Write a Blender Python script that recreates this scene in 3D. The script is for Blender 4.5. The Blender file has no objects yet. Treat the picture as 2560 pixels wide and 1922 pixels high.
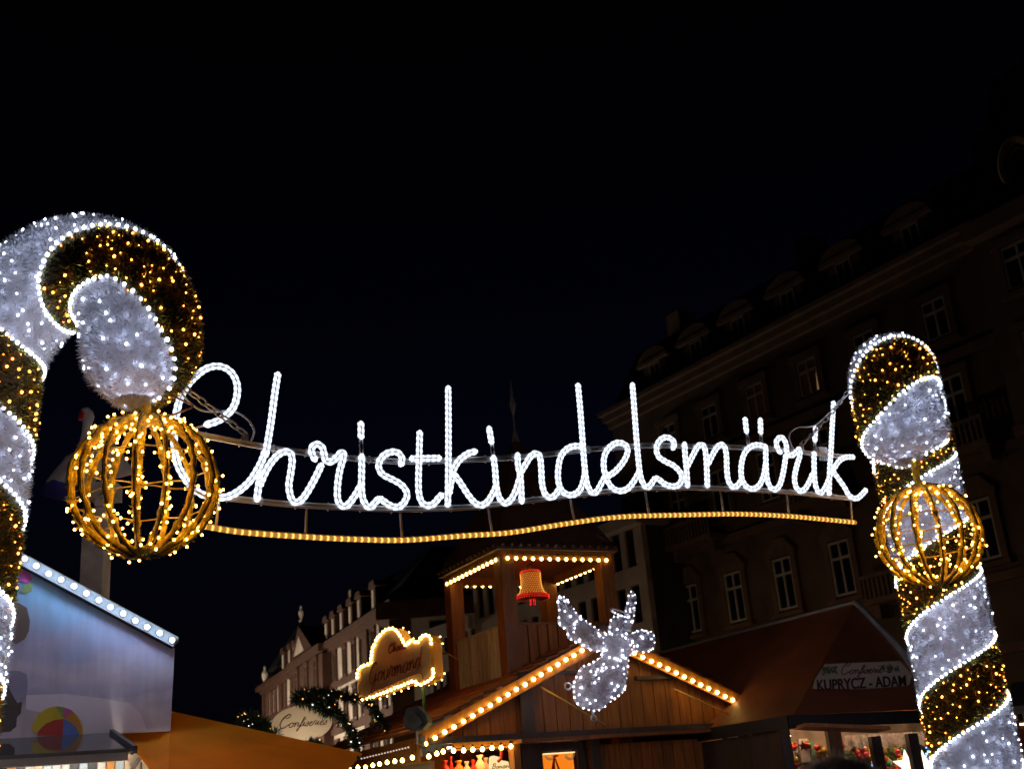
import bpy, math, random
import numpy as np
from mathutils import Vector, Matrix

random.seed(7); rng = np.random.default_rng(11)
S = bpy.context.scene; COL = S.collection
A = np.array
def rad(d): return math.radians(d)

# ------------------------------------------------------------------ camera
FPX, TH, RO = 2900.0, rad(20), rad(4.8)            # focal length in photo pixels, pitch, roll
CAM = A([0, 0, 1.65])
Fw = A([0, math.cos(TH), math.sin(TH)]); R0 = A([1., 0, 0]); U0 = A([0, -math.sin(TH), math.cos(TH)])
Rc = math.cos(RO)*R0 - math.sin(RO)*U0; Uc = math.sin(RO)*R0 + math.cos(RO)*U0
cam = bpy.data.cameras.new('camera'); co = bpy.data.objects.new('camera', cam); COL.objects.link(co)
m = Matrix.Identity(4)
for i in range(3):
    m[i][0], m[i][1], m[i][2], m[i][3] = Rc[i], Uc[i], -Fw[i], CAM[i]
co.matrix_world = m
cam.sensor_fit = 'HORIZONTAL'; cam.sensor_width = 36; cam.lens = FPX/2560*36
cam.clip_start = .05; cam.clip_end = 1000
cam.dof.use_dof = True; cam.dof.focus_distance = 7.6; cam.dof.aperture_fstop = 3.6
S.camera = co

# ------------------------------------------------------------------ night sky
W = bpy.data.worlds.new('World'); S.world = W; W.use_nodes = True
nt = W.node_tree; bg = nt.nodes['Background']; bg.inputs['Strength'].default_value = 1.0
tc = nt.nodes.new('ShaderNodeTexCoord'); sx = nt.nodes.new('ShaderNodeSeparateXYZ'); rp = nt.nodes.new('ShaderNodeValToRGB')
nt.links.new(tc.outputs['Generated'], sx.inputs[0]); nt.links.new(sx.outputs['Z'], rp.inputs[0]); nt.links.new(rp.outputs[0], bg.inputs['Color'])
e = rp.color_ramp.elements
e[0].position = 0.0; e[0].color = (.0011, .0010, .0016, 1)
e[1].position = .62; e[1].color = (.00025, .00025, .0005, 1)
k = e.new(.30); k.color = (.0007, .0009, .0034, 1)
k = e.new(.42); k.color = (.0004, .0005, .0016, 1)
S.view_settings.view_transform = 'Standard'; S.view_settings.look = 'None'
S.view_settings.exposure = 0; S.view_settings.gamma = 1
S.cycles.use_denoising = True
S.cycles.sample_clamp_indirect = 2.0; S.cycles.sample_clamp_direct = 12.0
S.cycles.max_bounces = 6; S.cycles.diffuse_bounces = 3; S.cycles.caustics_reflective = False; S.cycles.caustics_refractive = False

# ------------------------------------------------------------------ projection helpers (photo pixel -> place)
def ray(x, y): return Fw*FPX + Rc*(x-1280) + Uc*(961-y)
def PY(x, y, Y): d = ray(x, y); return CAM + d*(Y/d[1])
def PZ(x, y, z): d = ray(x, y); return CAM + d*((z-CAM[2])/d[2])
def PP(x, y, p, n): d = ray(x, y); return CAM + d*(np.dot(A(p)-CAM, n)/np.dot(d, n))
def unit(v): v = A(v, float); return v/np.linalg.norm(v)

# ------------------------------------------------------------------ mesh helpers
class MB:
    def __init__(s): s.V = []; s.F = []; s.M = []; s.T = []; s.n = 0
    def raw(s, V, F, mi=0, t=1.0):
        V = np.asarray(V, float).reshape(-1, 3); b = s.n
        s.V.append(V); s.n += len(V)
        s.F += [tuple(int(i)+b for i in f) for f in F]; s.M += [mi]*len(F)
        tt = np.asarray(t, float)
        s.T.append(np.full(len(V), float(tt)) if tt.ndim == 0 else tt)
        return s
    def hexa(s, c, a, b, d, mi=0, t=1.0):          # centre, three half vectors
        c, a, b, d = A(c, float), A(a, float), A(b, float), A(d, float)
        V = [c+i*a+j*b+k*d for i in (-1, 1) for j in (-1, 1) for k in (-1, 1)]
        F = [(0,1,3,2),(4,6,7,5),(0,4,5,1),(2,3,7,6),(0,2,6,4),(1,5,7,3)]
        if np.dot(np.cross(a, b), d) < 0: F = [f[::-1] for f in F]
        return s.raw(V, F, mi, t)
    def bar(s, p, q, w, h, up=(0, 0, 1), mi=0, t=1.0):  # a beam from p to q
        p, q = A(p, float), A(q, float); d = q-p; L = np.linalg.norm(d); x = d/L
        side = np.cross(x, up); side = unit(side) if np.linalg.norm(side) > 1e-6 else A([1., 0, 0])
        u = np.cross(side, x)
        return s.hexa((p+q)/2, d/2, side*w/2, u*h/2, mi, t)
    def prism(s, pts, ext, mi=0, t=1.0, side_mi=None):  # planar outline, extruded
        P = A(pts, float); n = len(P); ext = A(ext, float)
        V = np.vstack([P, P+ext])
        nn = sum(np.cross(P[i]-P[0], P[(i+1) % n]-P[0]) for i in range(n))
        fl = np.dot(nn, ext) > 0
        f0 = tuple(range(n)); f1 = tuple(range(n, 2*n))
        caps = [f0[::-1], f1] if fl else [f0, f1[::-1]]
        sd = []
        for i in range(n):
            j = (i+1) % n
            sd.append((i, j, n+j, n+i) if fl else (i, n+i, n+j, j))
        b = s.n; s.raw(V, caps, mi, t); s.n -= 0
        s.F += [tuple(i+b for i in f) for f in sd]; s.M += [mi if side_mi is None else side_mi]*len(sd)
        return s
    def tube(s, path, r, seg=8, closed=False, cap=True, mi=0, t=1.0, ref=None):
        P = A(path, float); n = len(P)
        R = np.full(n, r, float) if np.ndim(r) == 0 else A(r, float)
        if closed: T = np.roll(P, -1, 0)-np.roll(P, 1, 0)
        else: T = np.gradient(P, axis=0)
        T = T/np.maximum(np.linalg.norm(T, axis=1), 1e-9)[:, None]
        u = A(ref, float) if ref is not None else (A([0, 0, 1.]) if abs(T[0][2]) < .9 else A([1., 0, 0]))
        V = []; ang = np.linspace(0, 2*np.pi, seg, endpoint=False); tt = []
        tv = np.full(n, float(t)) if np.ndim(t) == 0 else A(t, float)
        for i in range(n):
            u = u - T[i]*np.dot(u, T[i])
            if np.linalg.norm(u) < 1e-6: u = np.cross(T[i], A([.3, .5, .8]))
            u = u/np.linalg.norm(u); w = np.cross(T[i], u)
            V.append(P[i] + R[i]*(np.cos(ang)[:, None]*u + np.sin(ang)[:, None]*w)); tt += [tv[i]]*seg
        V = np.vstack(V); F = []
        for i in range(n if closed else n-1):
            a, b = i*seg, ((i+1) % n)*seg
            for j in range(seg): k = (j+1) % seg; F.append((a+j, a+k, b+k, b+j))
        if cap and not closed:
            F.append(tuple(range(seg))[::-1]); F.append(tuple(range((n-1)*seg, n*seg)))
        return s.raw(V, F, mi, A(tt))
    def ball(s, c, r, mi=0, t=1.0, sub=1, sc=(1, 1, 1)):
        V, F = ICO[sub]; return s.raw(V*r*A(sc)+A(c), F, mi, t)
    def lathe(s, c, prof, seg=16, mi=0, t=1.0, ax=None):
        ax = ax or (A([1., 0, 0]), A([0, 1., 0]), A([0, 0, 1.])); n = len(prof); c = A(c, float)
        ang = np.linspace(0, 2*np.pi, seg, endpoint=False); V = []
        for r, z in prof: V.append(c + z*ax[2] + r*(np.cos(ang)[:, None]*ax[0]+np.sin(ang)[:, None]*ax[1]))
        F = []
        for i in range(n-1):
            for j in range(seg): k = (j+1) % seg; F.append((i*seg+j, i*seg+k, (i+1)*seg+k, (i+1)*seg+j))
        F.append(tuple(range(seg))[::-1]); F.append(tuple(range((n-1)*seg, n*seg)))
        return s.raw(np.vstack(V), F, mi, t)
    def build(s, name, mats, parent=None, smooth=False, loc=None):
        mats = mats if isinstance(mats, (list, tuple)) else [mats]
        V = np.vstack(s.V)
        po = A(parent['_o']) if parent is not None and '_o' in parent else np.zeros(3)
        o = A(loc, float) if loc is not None else (po if parent is not None else V.mean(0)*A([1, 1, 0])+A([0, 0, V[:, 2].min()]))
        me = bpy.data.meshes.new(name); me.from_pydata((V-o).tolist(), [], s.F)
        for mm in mats: me.materials.append(mm)
        me.polygons.foreach_set('material_index', s.M)
        me.polygons.foreach_set('use_smooth', [smooth]*len(s.F))
        T = np.concatenate(s.T)
        if np.ptp(T) > 1e-6 or abs(T[0]-1) > 1e-6 or any(mm.get('tint') for mm in mats):
            at = me.attributes.new('tint', 'FLOAT', 'POINT'); at.data.foreach_set('value', T.astype(np.float32))
        me.update()
        ob = bpy.data.objects.new(name, me); COL.objects.link(ob)
        if parent is not None: ob.parent = parent
        ob.location = Vector(o-po); ob['_o'] = [float(v) for v in o]
        return ob
def _ico():
    p = (1+5**.5)/2
    V = A([(-1,p,0),(1,p,0),(-1,-p,0),(1,-p,0),(0,-1,p),(0,1,p),(0,-1,-p),(0,1,-p),(p,0,-1),(p,0,1),(-p,0,-1),(-p,0,1)], float)
    V /= np.linalg.norm(V[0])
    F = [(0,11,5),(0,5,1),(0,1,7),(0,7,10),(0,10,11),(1,5,9),(5,11,4),(11,10,2),(10,7,6),(7,1,8),(3,9,4),(3,4,2),(3,2,6),(3,6,8),(3,8,9),(4,9,5),(2,4,11),(6,2,10),(8,6,7),(9,8,1)]
    out = {1: (V, F)}
    V2 = [tuple(v) for v in V]; cache = {}
    def mid(a, b):
        k = (min(a, b), max(a, b))
        if k not in cache: V2.append(tuple(unit(A(V2[a])+A(V2[b])))); cache[k] = len(V2)-1
        return cache[k]
    F2 = []
    for a, b, c in F:
        x, y, z = mid(a, b), mid(b, c), mid(c, a); F2 += [(a, x, z), (b, y, x), (c, z, y), (x, y, z)]
    out[2] = (A(V2), F2); return out
ICO = _ico()

def thing(name, label, cat, loc=(0, 0, 0), group=None):
    o = bpy.data.objects.new(name, None); COL.objects.link(o); o.location = Vector([float(v) for v in loc]); o['_o'] = [float(v) for v in loc]
    o.empty_display_size = .1; return tag(o, label, cat, group)
def tag(o, label, cat, group=None, kind=None):
    if label: o['label'] = label
    if cat: o['category'] = cat
    if group: o['group'] = group
    if kind: o['kind'] = kind
    return o
def copy_at(src, world, parent, rot=None):          # copy of a part (with its sub-parts) under parent
    c = src.copy(); COL.objects.link(c); c.parent = parent
    po = A(parent['_o']); c.location = Vector(A(world, float)-po); c['_o'] = [float(v) for v in world]
    if rot is not None: c.rotation_euler = rot
    for ch in src.children:
        d = ch.copy(); COL.objects.link(d); d.parent = c
    return c
def spline(pts, step=None, n=None, closed=False):
    P = A(pts, float); k = len(P); out = []
    idx = lambda i: P[i % k] if closed else P[min(max(i, 0), k-1)]
    for i in range(k if closed else k-1):
        p0, p1, p2, p3 = idx(i-1), idx(i), idx(i+1), idx(i+2)
        for t in np.linspace(0, 1, 12, endpoint=False):
            out.append(.5*((2*p1)+(-p0+p2)*t+(2*p0-5*p1+4*p2-p3)*t*t+(-p0+3*p1-3*p2+p3)*t**3))
    if not closed: out.append(P[-1])
    out = A(out); d = np.r_[0, np.cumsum(np.linalg.norm(np.diff(out, axis=0), axis=1))]
    m = n or max(2, int(round(d[-1]/step))+1); q = np.linspace(0, d[-1], m)
    return np.stack([np.interp(q, d, out[:, i]) for i in range(out.shape[1])], 1)

# ------------------------------------------------------------------ materials
def mat(name, col, rough=.6, metal=0., var=.25, scale=8., stretch=(1, 1, 1), bump=0., bscale=None, tint=False, trans=0., spec=.5, coat=0., col2=None):
    m = bpy.data.materials.new(name); m.use_nodes = True; t = m.node_tree; p = t.nodes['Principled BSDF']
    p.inputs['Roughness'].default_value = rough; p.inputs['Metallic'].default_value = metal; p.inputs['Specular IOR Level'].default_value = spec
    p.inputs['Coat Weight'].default_value = coat
    N = t.nodes.new; L = t.links.new
    geo = N('ShaderNodeNewGeometry'); mp = N('ShaderNodeMapping'); L(geo.outputs['Position'], mp.inputs[0]); mp.inputs['Scale'].default_value = stretch
    nz = N('ShaderNodeTexNoise'); nz.inputs['Scale'].default_value = scale; nz.inputs['Detail'].default_value = 5; L(mp.outputs[0], nz.inputs['Vector'])
    r = N('ShaderNodeValToRGB'); L(nz.outputs['Fac'], r.inputs[0])
    lo = [max(0, c*(1-var)) for c in col]; hi = [min(1, c*(1+var)) for c in (col2 or col)]
    r.color_ramp.elements[0].position = .3; r.color_ramp.elements[1].position = .7
    r.color_ramp.elements[0].color = (*lo, 1); r.color_ramp.elements[1].color = (*hi, 1)
    out = r.outputs[0]
    if tint:
        at = N('ShaderNodeAttribute'); at.attribute_name = 'tint'; mx = N('ShaderNodeMix'); mx.data_type = 'RGBA'; mx.blend_type = 'MULTIPLY'
        mx.inputs['Factor'].default_value = 1; L(out, mx.inputs['A']); L(at.outputs['Fac'], mx.inputs['B']); out = mx.outputs['Result']; m['tint'] = 1
    L(out, p.inputs['Base Color'])
    if bump:
        b = N('ShaderNodeBump'); b.inputs['Strength'].default_value = bump; b.inputs['Distance'].default_value = .01
        n2 = N('ShaderNodeTexNoise'); n2.inputs['Scale'].default_value = bscale or scale*3; n2.inputs['Detail'].default_value = 4; L(mp.outputs[0], n2.inputs['Vector'])
        L(n2.outputs['Fac'], b.inputs['Height']); L(b.outputs[0], p.inputs['Normal'])
    if trans:
        tr = N('ShaderNodeBsdfTranslucent'); ms = N('ShaderNodeMixShader'); ms.inputs[0].default_value = trans
        L(out, tr.inputs['Color']); L(p.outputs[0], ms.inputs[1]); L(tr.outputs[0], ms.inputs[2]); L(ms.outputs[0], t.nodes['Material Output'].inputs[0])
    return m
def lamp(name, col, s, tint=False):
    m = bpy.data.materials.new(name); m.use_nodes = True; t = m.node_tree; t.nodes.remove(t.nodes['Principled BSDF'])
    em = t.nodes.new('ShaderNodeEmission'); em.inputs['Color'].default_value = (*col, 1); em.inputs['Strength'].default_value = s
    if tint:
        at = t.nodes.new('ShaderNodeAttribute'); at.attribute_name = 'tint'; ml = t.nodes.new('ShaderNodeMath'); ml.operation = 'MULTIPLY'; ml.inputs[1].default_value = s
        t.links.new(at.outputs['Fac'], ml.inputs[0]); t.links.new(ml.outputs[0], em.inputs['Strength']); m['tint'] = 1
    t.links.new(em.outputs[0], t.nodes['Material Output'].inputs[0]); return m

LED_W = lamp('cold_white_led', (.68, .79, 1.0), 26); LED_A = lamp('amber_led', (1, .32, .045), 11); LED_B = lamp('golden_led', (1, .47, .065), 27)
EDGE = lamp('edge_led', (.74, .84, 1.0), 9); EMB_W = lamp('sunken_white_led', (.60, .74, 1.0), 64); EMB_A = lamp('sunken_amber_led', (1, .30, .035), 42)
ROPE_W = lamp('white_rope_light', (.80, .88, 1.0), 1.6, True); ROPE_A = lamp('amber_rope_light', (1, .43, .075), 1.5, True)
BULB = lamp('warm_bulb_glass', (1, .62, .15), 17); BULB_W = lamp('white_bulb_glass', (.70, .84, 1), 135); LED_R = lamp('red_led', (1, .03, .02), 2.2)
LED_D = lamp('dim_amber_led', (1, .46, .10), 1.9); LED_O = lamp('orange_led', (1, .40, .06), 2.6)
TW = mat('white_tinsel', (.80, .75, .84), .5, 0, .3, 25, tint=True, trans=.35); TG = mat('gold_tinsel', (.62, .40, .05), .28, .75, .5, 40, tint=True, col2=(.42, .45, .08))
BW = mat('white_tinsel_backing', (.80, .75, .84), .8, 0, .2, 6, trans=.65); BG = mat('gold_tinsel_backing', (.05, .036, .008), .7, .2, .5, 20)
GOLD = mat('glitter_gold', (.95, .52, .03), .32, .3, .45, 60, bump=.8, bscale=160, tint=True)
WIRE = mat('dark_wire', (.05, .045, .035), .45, .6, .2); STEEL = mat('galvanised_steel', (.42, .42, .44), .4, .7, .2, 30)
ALU = mat('grey_alu_pipe', (.62, .58, .56), .42, .15, .2, 20); PVC = mat('clear_pvc', (.62, .62, .68), .3, 0, .1); CABLE = mat('grey_cable', (.55, .55, .58), .45, 0, .1)
SEAM = mat('rope_seam', (.10, .11, .16), .6, 0, .1); BLACK = mat('black_rubber', (.015, .015, .016), .6)
WOOD = mat('larch_planks', (.37, .115, .014), .55, 0, .4, 3.2, (7, 7, .7), .35, 9, True); WOODL = mat('light_larch', (.42, .16, .018), .5, 0, .3, 3.2, (7, 7, .7), .3, 9, True)
BEAM = mat('dark_stained_beam', (.060, .038, .030), .5, 0, .3, 4, (5, 5, 1), .3, 9, True); BEAML = mat('stained_post', (.30, .095, .016), .5, 0, .35, 4, (6, 6, .8), .3, 9, True)
ROOFW = mat('shingle_boards', (.30, .095, .030), .6, 0, .35, 4, (2, 2, 2), .4, 12, True); TILE = mat('roof_tile', (.10, .045, .028), .6, 0, .35, 6, bump=.3, tint=True)
WHITEP = mat('white_painted_board', (.62, .64, .66), .5, 0, .12, 5); GREYM = mat('zinc_sheet', (.35, .33, .30), .45, .4, .25, 9)

# ------------------------------------------------------------------ ground
g = MB(); g.raw([(-400, -30, 0), (400, -30, 0), (400, 500, 0), (-400, 500, 0)], [(0, 1, 2, 3)])
tag(g.build('ground', mat('cobbled_square', (.13, .12, .11), .7, 0, .4, 3, bump=.5)), None, None, kind='structure')

# ------------------------------------------------------------------ candy canes of tinsel
def needles(P, Nn, n, ln, wd, spread, tints):
    """n thin needles on points P with normals Nn"""
    k = rng.integers(0, len(P), n); j = rng.normal(size=(n, 3))
    d = Nn[k] + spread*j; d /= np.linalg.norm(d, axis=1)[:, None]
    s = np.cross(d, rng.normal(size=(n, 3))); s /= np.maximum(np.linalg.norm(s, axis=1), 1e-6)[:, None]
    L = ln*rng.uniform(.55, 1.25, n)[:, None]; w = wd*rng.uniform(.6, 1.3, n)[:, None]
    V = np.empty((n, 3, 3)); V[:, 0] = P[k]-s*w/2; V[:, 1] = P[k]+s*w/2; V[:, 2] = P[k]+d*L
    F = np.arange(3*n).reshape(n, 3); t = np.repeat(rng.choice(tints, n), 3)
    return V.reshape(-1, 3), F, t
led_proto = {}
def led_mesh(name, m, r):
    V, F = ICO[1]; me = bpy.data.meshes.new(name); me.from_pydata((V*r*A([1, 1, 1.25])).tolist(), [], F); me.materials.append(m)
    me.polygons.foreach_set('use_smooth', [True]*len(F)); return me
LEDM = {'white_bulb': led_mesh('white_bulb', LED_W, .0072), 'amber_bulb': led_mesh('amber_bulb', LED_A, .0080)}
def put_leds(root, name, pts, limit=100):
    """the bulbs that show best as parts, the others as one part"""
    pts = A(pts); order = []
    for i, p in enumerate(pts):
        v = p-CAM; D = v@Fw
        if D < .2: order.append((9e9, i)); continue
        x, y = 1280+FPX*(v@Rc)/D, 961-FPX*(v@Uc)/D
        vis = 0 if (-5 < x < 2565 and -5 < y < 1930) else 1000
        order.append((D+vis+(0 if seen.get(i, True) else 500), i))
    order.sort(); first = [i for _, i in order[:limit]]; rest = [i for _, i in order[limit:]]
    for i in first:
        o = bpy.data.objects.new(name, LEDM[name]); COL.objects.link(o); o.parent = root
        o.location = Vector(pts[i]-A(root['_o'])); o.rotation_euler = (random.uniform(-.9, .9), random.uniform(-.9, .9), 0); o.scale = (random.uniform(.65, 1.2),)*3
    if rest:
        b = MB()
        for i in rest: b.ball(pts[i], .0072*random.uniform(.6, 1.15))
        o = b.build('fairy_lights', LED_W if name == 'white_bulb' else LED_A, root); o['kind'] = 'stuff'
seen = {}
def cane(label, foot, axis, hook, zc, R, drop, r, hand, phase, wf, wfh, kap, tl_):
    root = thing('candy_cane', label, 'candy cane', (*foot, 0), 'tinsel candy canes of the light arch')
    T0 = unit(axis); h = A([*hook, 0.]); h = unit(h-T0*np.dot(h, T0)); B = np.cross(T0, h)
    base = A([*foot, 0.]); Ls = zc/T0[2]
    def frame(s):
        if s < Ls: return base+T0*s, T0, h
        a = (s-Ls)/R; c0 = base+T0*Ls+h*R
        if a < math.pi: return c0-h*R*math.cos(a)+T0*R*math.sin(a), T0*math.cos(a)+h*math.sin(a), h*math.cos(a)-T0*math.sin(a)
        return c0+h*R-T0*(s-Ls-math.pi*R), -T0, -h
    Lt = Ls+math.pi*R+drop
    tip = lambda s: 1.0 if s < Lt-tl_ else math.sqrt(max(.05, 1-.86*((s-Lt+tl_)/tl_)**2))
    def surf(s, ph, rr=r):
        rr = rr*tip(s); P, T, N = frame(s); n = math.cos(ph)*N+math.sin(ph)*B; return P+rr*n, n
    k1, k2 = kap; s1 = Ls+math.pi*R+drop-.62; q1 = Ls+(s1-Ls)*k1     # the spiral runs out along the end of the hook
    warp = lambda s: s if s < Ls else (Ls+(s-Ls)*k1 if s < s1 else q1+(s-s1)*k2)
    unwarp = lambda q: q if q < Ls else (Ls+(q-Ls)/k1 if q < q1 else s1+(q-q1)/k2)
    wid = lambda q: wf+(wfh-wf)*min(1, max(0, (q-Ls+.3)/1.6))
    gf = lambda s, ph: (warp(s)+(-ph if hand > 0 else ph)/(2*math.pi)+phase) % 1.0
    # body, split into the two spiral bands
    ns, nf = int(Lt/.028), 56; S_ = np.linspace(.02, Lt, ns); PH = np.linspace(-math.pi, math.pi, nf+1)
    V = A([[surf(s, p)[0] for p in PH[:-1]] for s in S_]).reshape(-1, 3)
    NN = A([[surf(s, p)[1] for p in PH[:-1]] for s in S_]).reshape(-1, 3)
    fw, fg, cw, cg, nw, ng = [], [], [], [], [], []
    for i in range(ns-1):
        for j in range(nf):
            k = (j+1) % nf; f = (i*nf+j, i*nf+k, (i+1)*nf+k, (i+1)*nf+j)
            white = gf((S_[i]+S_[i+1])/2, (PH[j]+PH[j+1])/2) < wid(warp(S_[i]))
            (fw if white else fg).append(f)
            ar = np.linalg.norm(np.cross(V[f[1]]-V[f[0]], V[f[3]]-V[f[0]]))
            for q in range(int(ar*8300+random.random())):
                a, b = random.random(), random.random()
                p = (1-a)*((1-b)*V[f[0]]+b*V[f[1]])+a*((1-b)*V[f[3]]+b*V[f[2]])
                (cw if white else cg).append(p); (nw if white else ng).append(NN[f[0]])
    # closed end of the hook
    P, T, N = frame(Lt); last = (ns-1)*nf
    capc = len(V); V = np.vstack([V, P+T*.03])
    for j in range(nf):
        white = gf(Lt, (PH[j]+PH[j+1])/2) < wid(warp(Lt))
        (fw if white else fg).append((last+j, last+(j+1) % nf, capc))
        for q in range(60):
            a = math.sqrt(random.random()); p = (1-a)*(P+T*.03)+a*(V[last+j]*(.5)+V[last+(j+1) % nf]*.5)
            (cw if white else cg).append(p); (nw if white else ng).append(T)
    for nm, fs, pts, nrm, mb, mt, tt, ln, wd, sp, mult in (('white_tinsel', fw, cw, nw, BW, TW, (.75, .9, 1.0), .042, .0045, .55, .9), ('gold_tinsel', fg, cg, ng, BG, TG, (.10, .25, .5, 1.3, .2), .042, .006, .8, 1.0)):
        b = MB(); used = sorted(set(i for f in fs for i in f)); mp = {v: i for i, v in enumerate(used)}
        b.raw(V[used], [tuple(mp[i] for i in f) for f in fs], 0, 1.0)
        v2, f2, t2 = needles(A(pts), A(nrm), int(len(pts)*mult), ln, wd, sp, tt)
        b.raw(v2, f2, 1, t2); b.build(nm, [mb, mt], root)
    # dotted light lines along both edges of the white band
    b = MB()
    for edge in (0, 1):
        for kk in range(-2, int(Lt)+3):
            ph = -math.pi
            ds = .0405
            n = int(2*math.pi*math.sqrt(r*r+(1/(2*math.pi))**2)/ds)
            for i in range(n):
                ph = -math.pi+2*math.pi*i/n
                s = kk-phase+(ph if hand > 0 else -ph)/(2*math.pi)
                if edge:
                    s0 = s
                    for _ in range(4): s = s0+wid(s)
                s = unwarp(s)
                if .05 < s < Lt:
                    p, nn = surf(s, ph, r+.018); b.ball(p, .0125*random.uniform(.85, 1.15))
    b.build('edge_light_line', EDGE, root)['kind'] = 'stuff'
    for nm, pts, dens in (('white_bulb', list(zip(cw, nw)), 165), ('amber_bulb', list(zip(cg, ng)), 125)):
        area = 2*math.pi*r*Lt*.5; n = int(area*dens); cand = random.sample(pts, min(len(pts), n*6)); sel = []; got = np.empty((0, 3)); md = .5/math.sqrt(dens)
        for c in cand:
            if len(sel) >= n: break
            if len(got) == 0 or ((got-A(c[0]))**2).sum(1).min() > md*md: sel.append(c); got = np.vstack([got, c[0]])
        random.shuffle(sel)
        seen.clear(); out = []; emb = MB()
        for i, (p, q) in enumerate(sel):
            if i % 20 < (11 if nm == 'white_bulb' else 10): emb.ball(A(p)+A(q)*(-.022 if nm == 'white_bulb' else random.uniform(.004, .012)), .006 if nm == 'white_bulb' else .0036); continue
            p = A(p)+A(q)*random.uniform(.006, .034); seen[len(out)] = bool(np.dot(q, CAM-p) > 0); out.append(p)
        put_leds(root, nm, out); seen.clear(); emb.build('sunken_lights', EMB_W if nm == 'white_bulb' else EMB_A, root)['kind'] = 'stuff'
    return root, frame, Lt
hkL, hkR = PY(345, 975, 6.25), PY(2272, 1150, 8.70)
shL, shR = PY(-56, 1047, 6.68), PY(2409, 1750, 9.75)
shL2 = PY(-166, 1821, 6.68); axL = unit(shL-shL2); footL = (shL-axL*(shL[2]/axL[2]))[:2]
dL = hkL[:2]-shL[:2]; dR = hkR[:2]-shR[:2]
RL, RR = np.linalg.norm(dL)/2, np.linalg.norm(dR)/2
topL, topR = 5.34, 5.10; r_t = .325
cane('tinsel candy cane left of the lit script sign, its hook holding the nearer gold ball', footL, axL, dL, topL-r_t-RL, RL, topL-r_t-RL-hkL[2], r_t, -1, .335, .42, .60, (.955, .40), .34)
cane('tinsel candy cane right of the lit script sign, its shaft behind the smaller gold ball', shR[:2], (0, 0, 1), dR, topR-r_t-RR, RR, topR-r_t-RR-hkR[2], r_t, 1, .59, .53, .53, (1.0, 1.0), .22)

# ------------------------------------------------------------------ gold wire balls under the hooks
def gold_ball(label, c, R, top, nr, rot, nb):
    root = thing('gold_light_ball', label, 'light ball', c, 'gold light balls hanging from the canes')
    tilt = rad(3)
    for k in range(nr):
        a = rot+2*math.pi*k/nr; d = A([math.cos(a), math.sin(a), 0])
        th = np.linspace(.10, math.pi-.10, 40); wob = rng.normal(0, .0035, 40)
        P = c + R*(np.sin(th)[:, None]*d + np.cos(th)[:, None]*A([0, 0, 1.])) + wob[:, None]*d
        b = MB(); b.tube(P, .0125+np.abs(rng.normal(0, .0045, 40)), 7, t=rng.uniform(.4, 1.4, 40))
        tn = A([-math.sin(a), math.cos(a), 0])
        Pn = P + tn*.004; k0 = rng.integers(0, 40, 260)
        nn = (P[k0]-c)/R + rng.normal(0, 1.0, (260, 3)); nn /= np.linalg.norm(nn, axis=1)[:, None]
        v, f, t = needles(P[k0]+rng.normal(0, .006, (260, 3)), nn, 260, .028, .008, .5, (.3, .8, 1.7)); b.raw(v, f, 0, t)
        rb = b.build('rib', GOLD, root)
        w = MB(); w.tube(c+(P-c)*1.045, .0042, 5); w.build('wire_hoop', WIRE, rb)
    for z in (-.27, .30):
        rr = math.sqrt(1-z*z)*R*.97; b = MB()
        b.tube([c+A([rr*math.cos(t), rr*math.sin(t), z*R+.006*math.sin(9*t)]) for t in np.linspace(0, 2*math.pi, 40, endpoint=False)], .0045, 5, closed=True); b.build('cross_wire', GOLD, root)
    b = MB()
    b.lathe(c+A([0, 0, R*.93]), [(.03, 0), (.10, .01), (.05, .05), (.028, .06), (.024, top-c[2]-R*.93)], 12); b.build('hanger', GOLD, root)
    b = MB(); b.lathe(c-A([0, 0, R*1.01]), [(.03, 0), (.10, .015), (.10, .03), (.03, .04)], 12); b.build('bottom_plate', GOLD, root)
    pr = MB(); pr.tube([(0, 0, 0), (0, 0, .038)], .006, 6, mi=0); pr.ball((0, 0, .042), .0086, mi=1)
    me = None; rest = MB(); n_ind = 100
    cand = []
    for i in range(nb):
        k = rng.integers(0, nr); a = rot+2*math.pi*k/nr
        zz = rng.uniform(-1, 1); zz = math.copysign(abs(zz)**.8, zz)*.97; th = math.acos(zz)
        nrm = A([math.sin(th)*math.cos(a), math.sin(th)*math.sin(a), zz])
        d = unit(nrm*rng.choice([1, -1], p=[.55, .45])*rng.uniform(.1, 1) + rng.normal(0, .55, 3)); cand.append((np.dot(nrm, CAM-c) < 0, i, c+R*nrm, d))
    cand.sort(key=lambda q: (q[0], q[1])); src = None
    for j, (_, _, p, d) in enumerate(cand):
        rot_e = Vector(d).to_track_quat('Z', 'Y').to_euler()
        if j < n_ind:
            if src is None:
                src = pr.build('amber_bulb', [GOLD, LED_B], root, loc=(0, 0, 0)); src.location = Vector(p-c); src['_o'] = [float(v) for v in p]; src.rotation_euler = rot_e
            else: copy_at(src, p, root, rot_e)
        else:
            rest.tube([p, p+d*.038], .006, 6, mi=0); rest.ball(p+d*.042, .0086, mi=1)
    if rest.V: rest.build('fairy_lights', [GOLD, LED_B], root)['kind'] = 'stuff'
    return root
bL, bR = PY(360, 1213, 6.25), PY(2322, 1338, 8.62)
gold_ball('larger gold wire light ball hanging from the left candy cane, overlapping the letter C', bL, .392, hkL[2]+.02, 15, .3, 270)
gold_ball('smaller gold wire light ball in front of the right candy cane shaft', bR, .372, hkR[2]+.02, 14, .1, 240)

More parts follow.
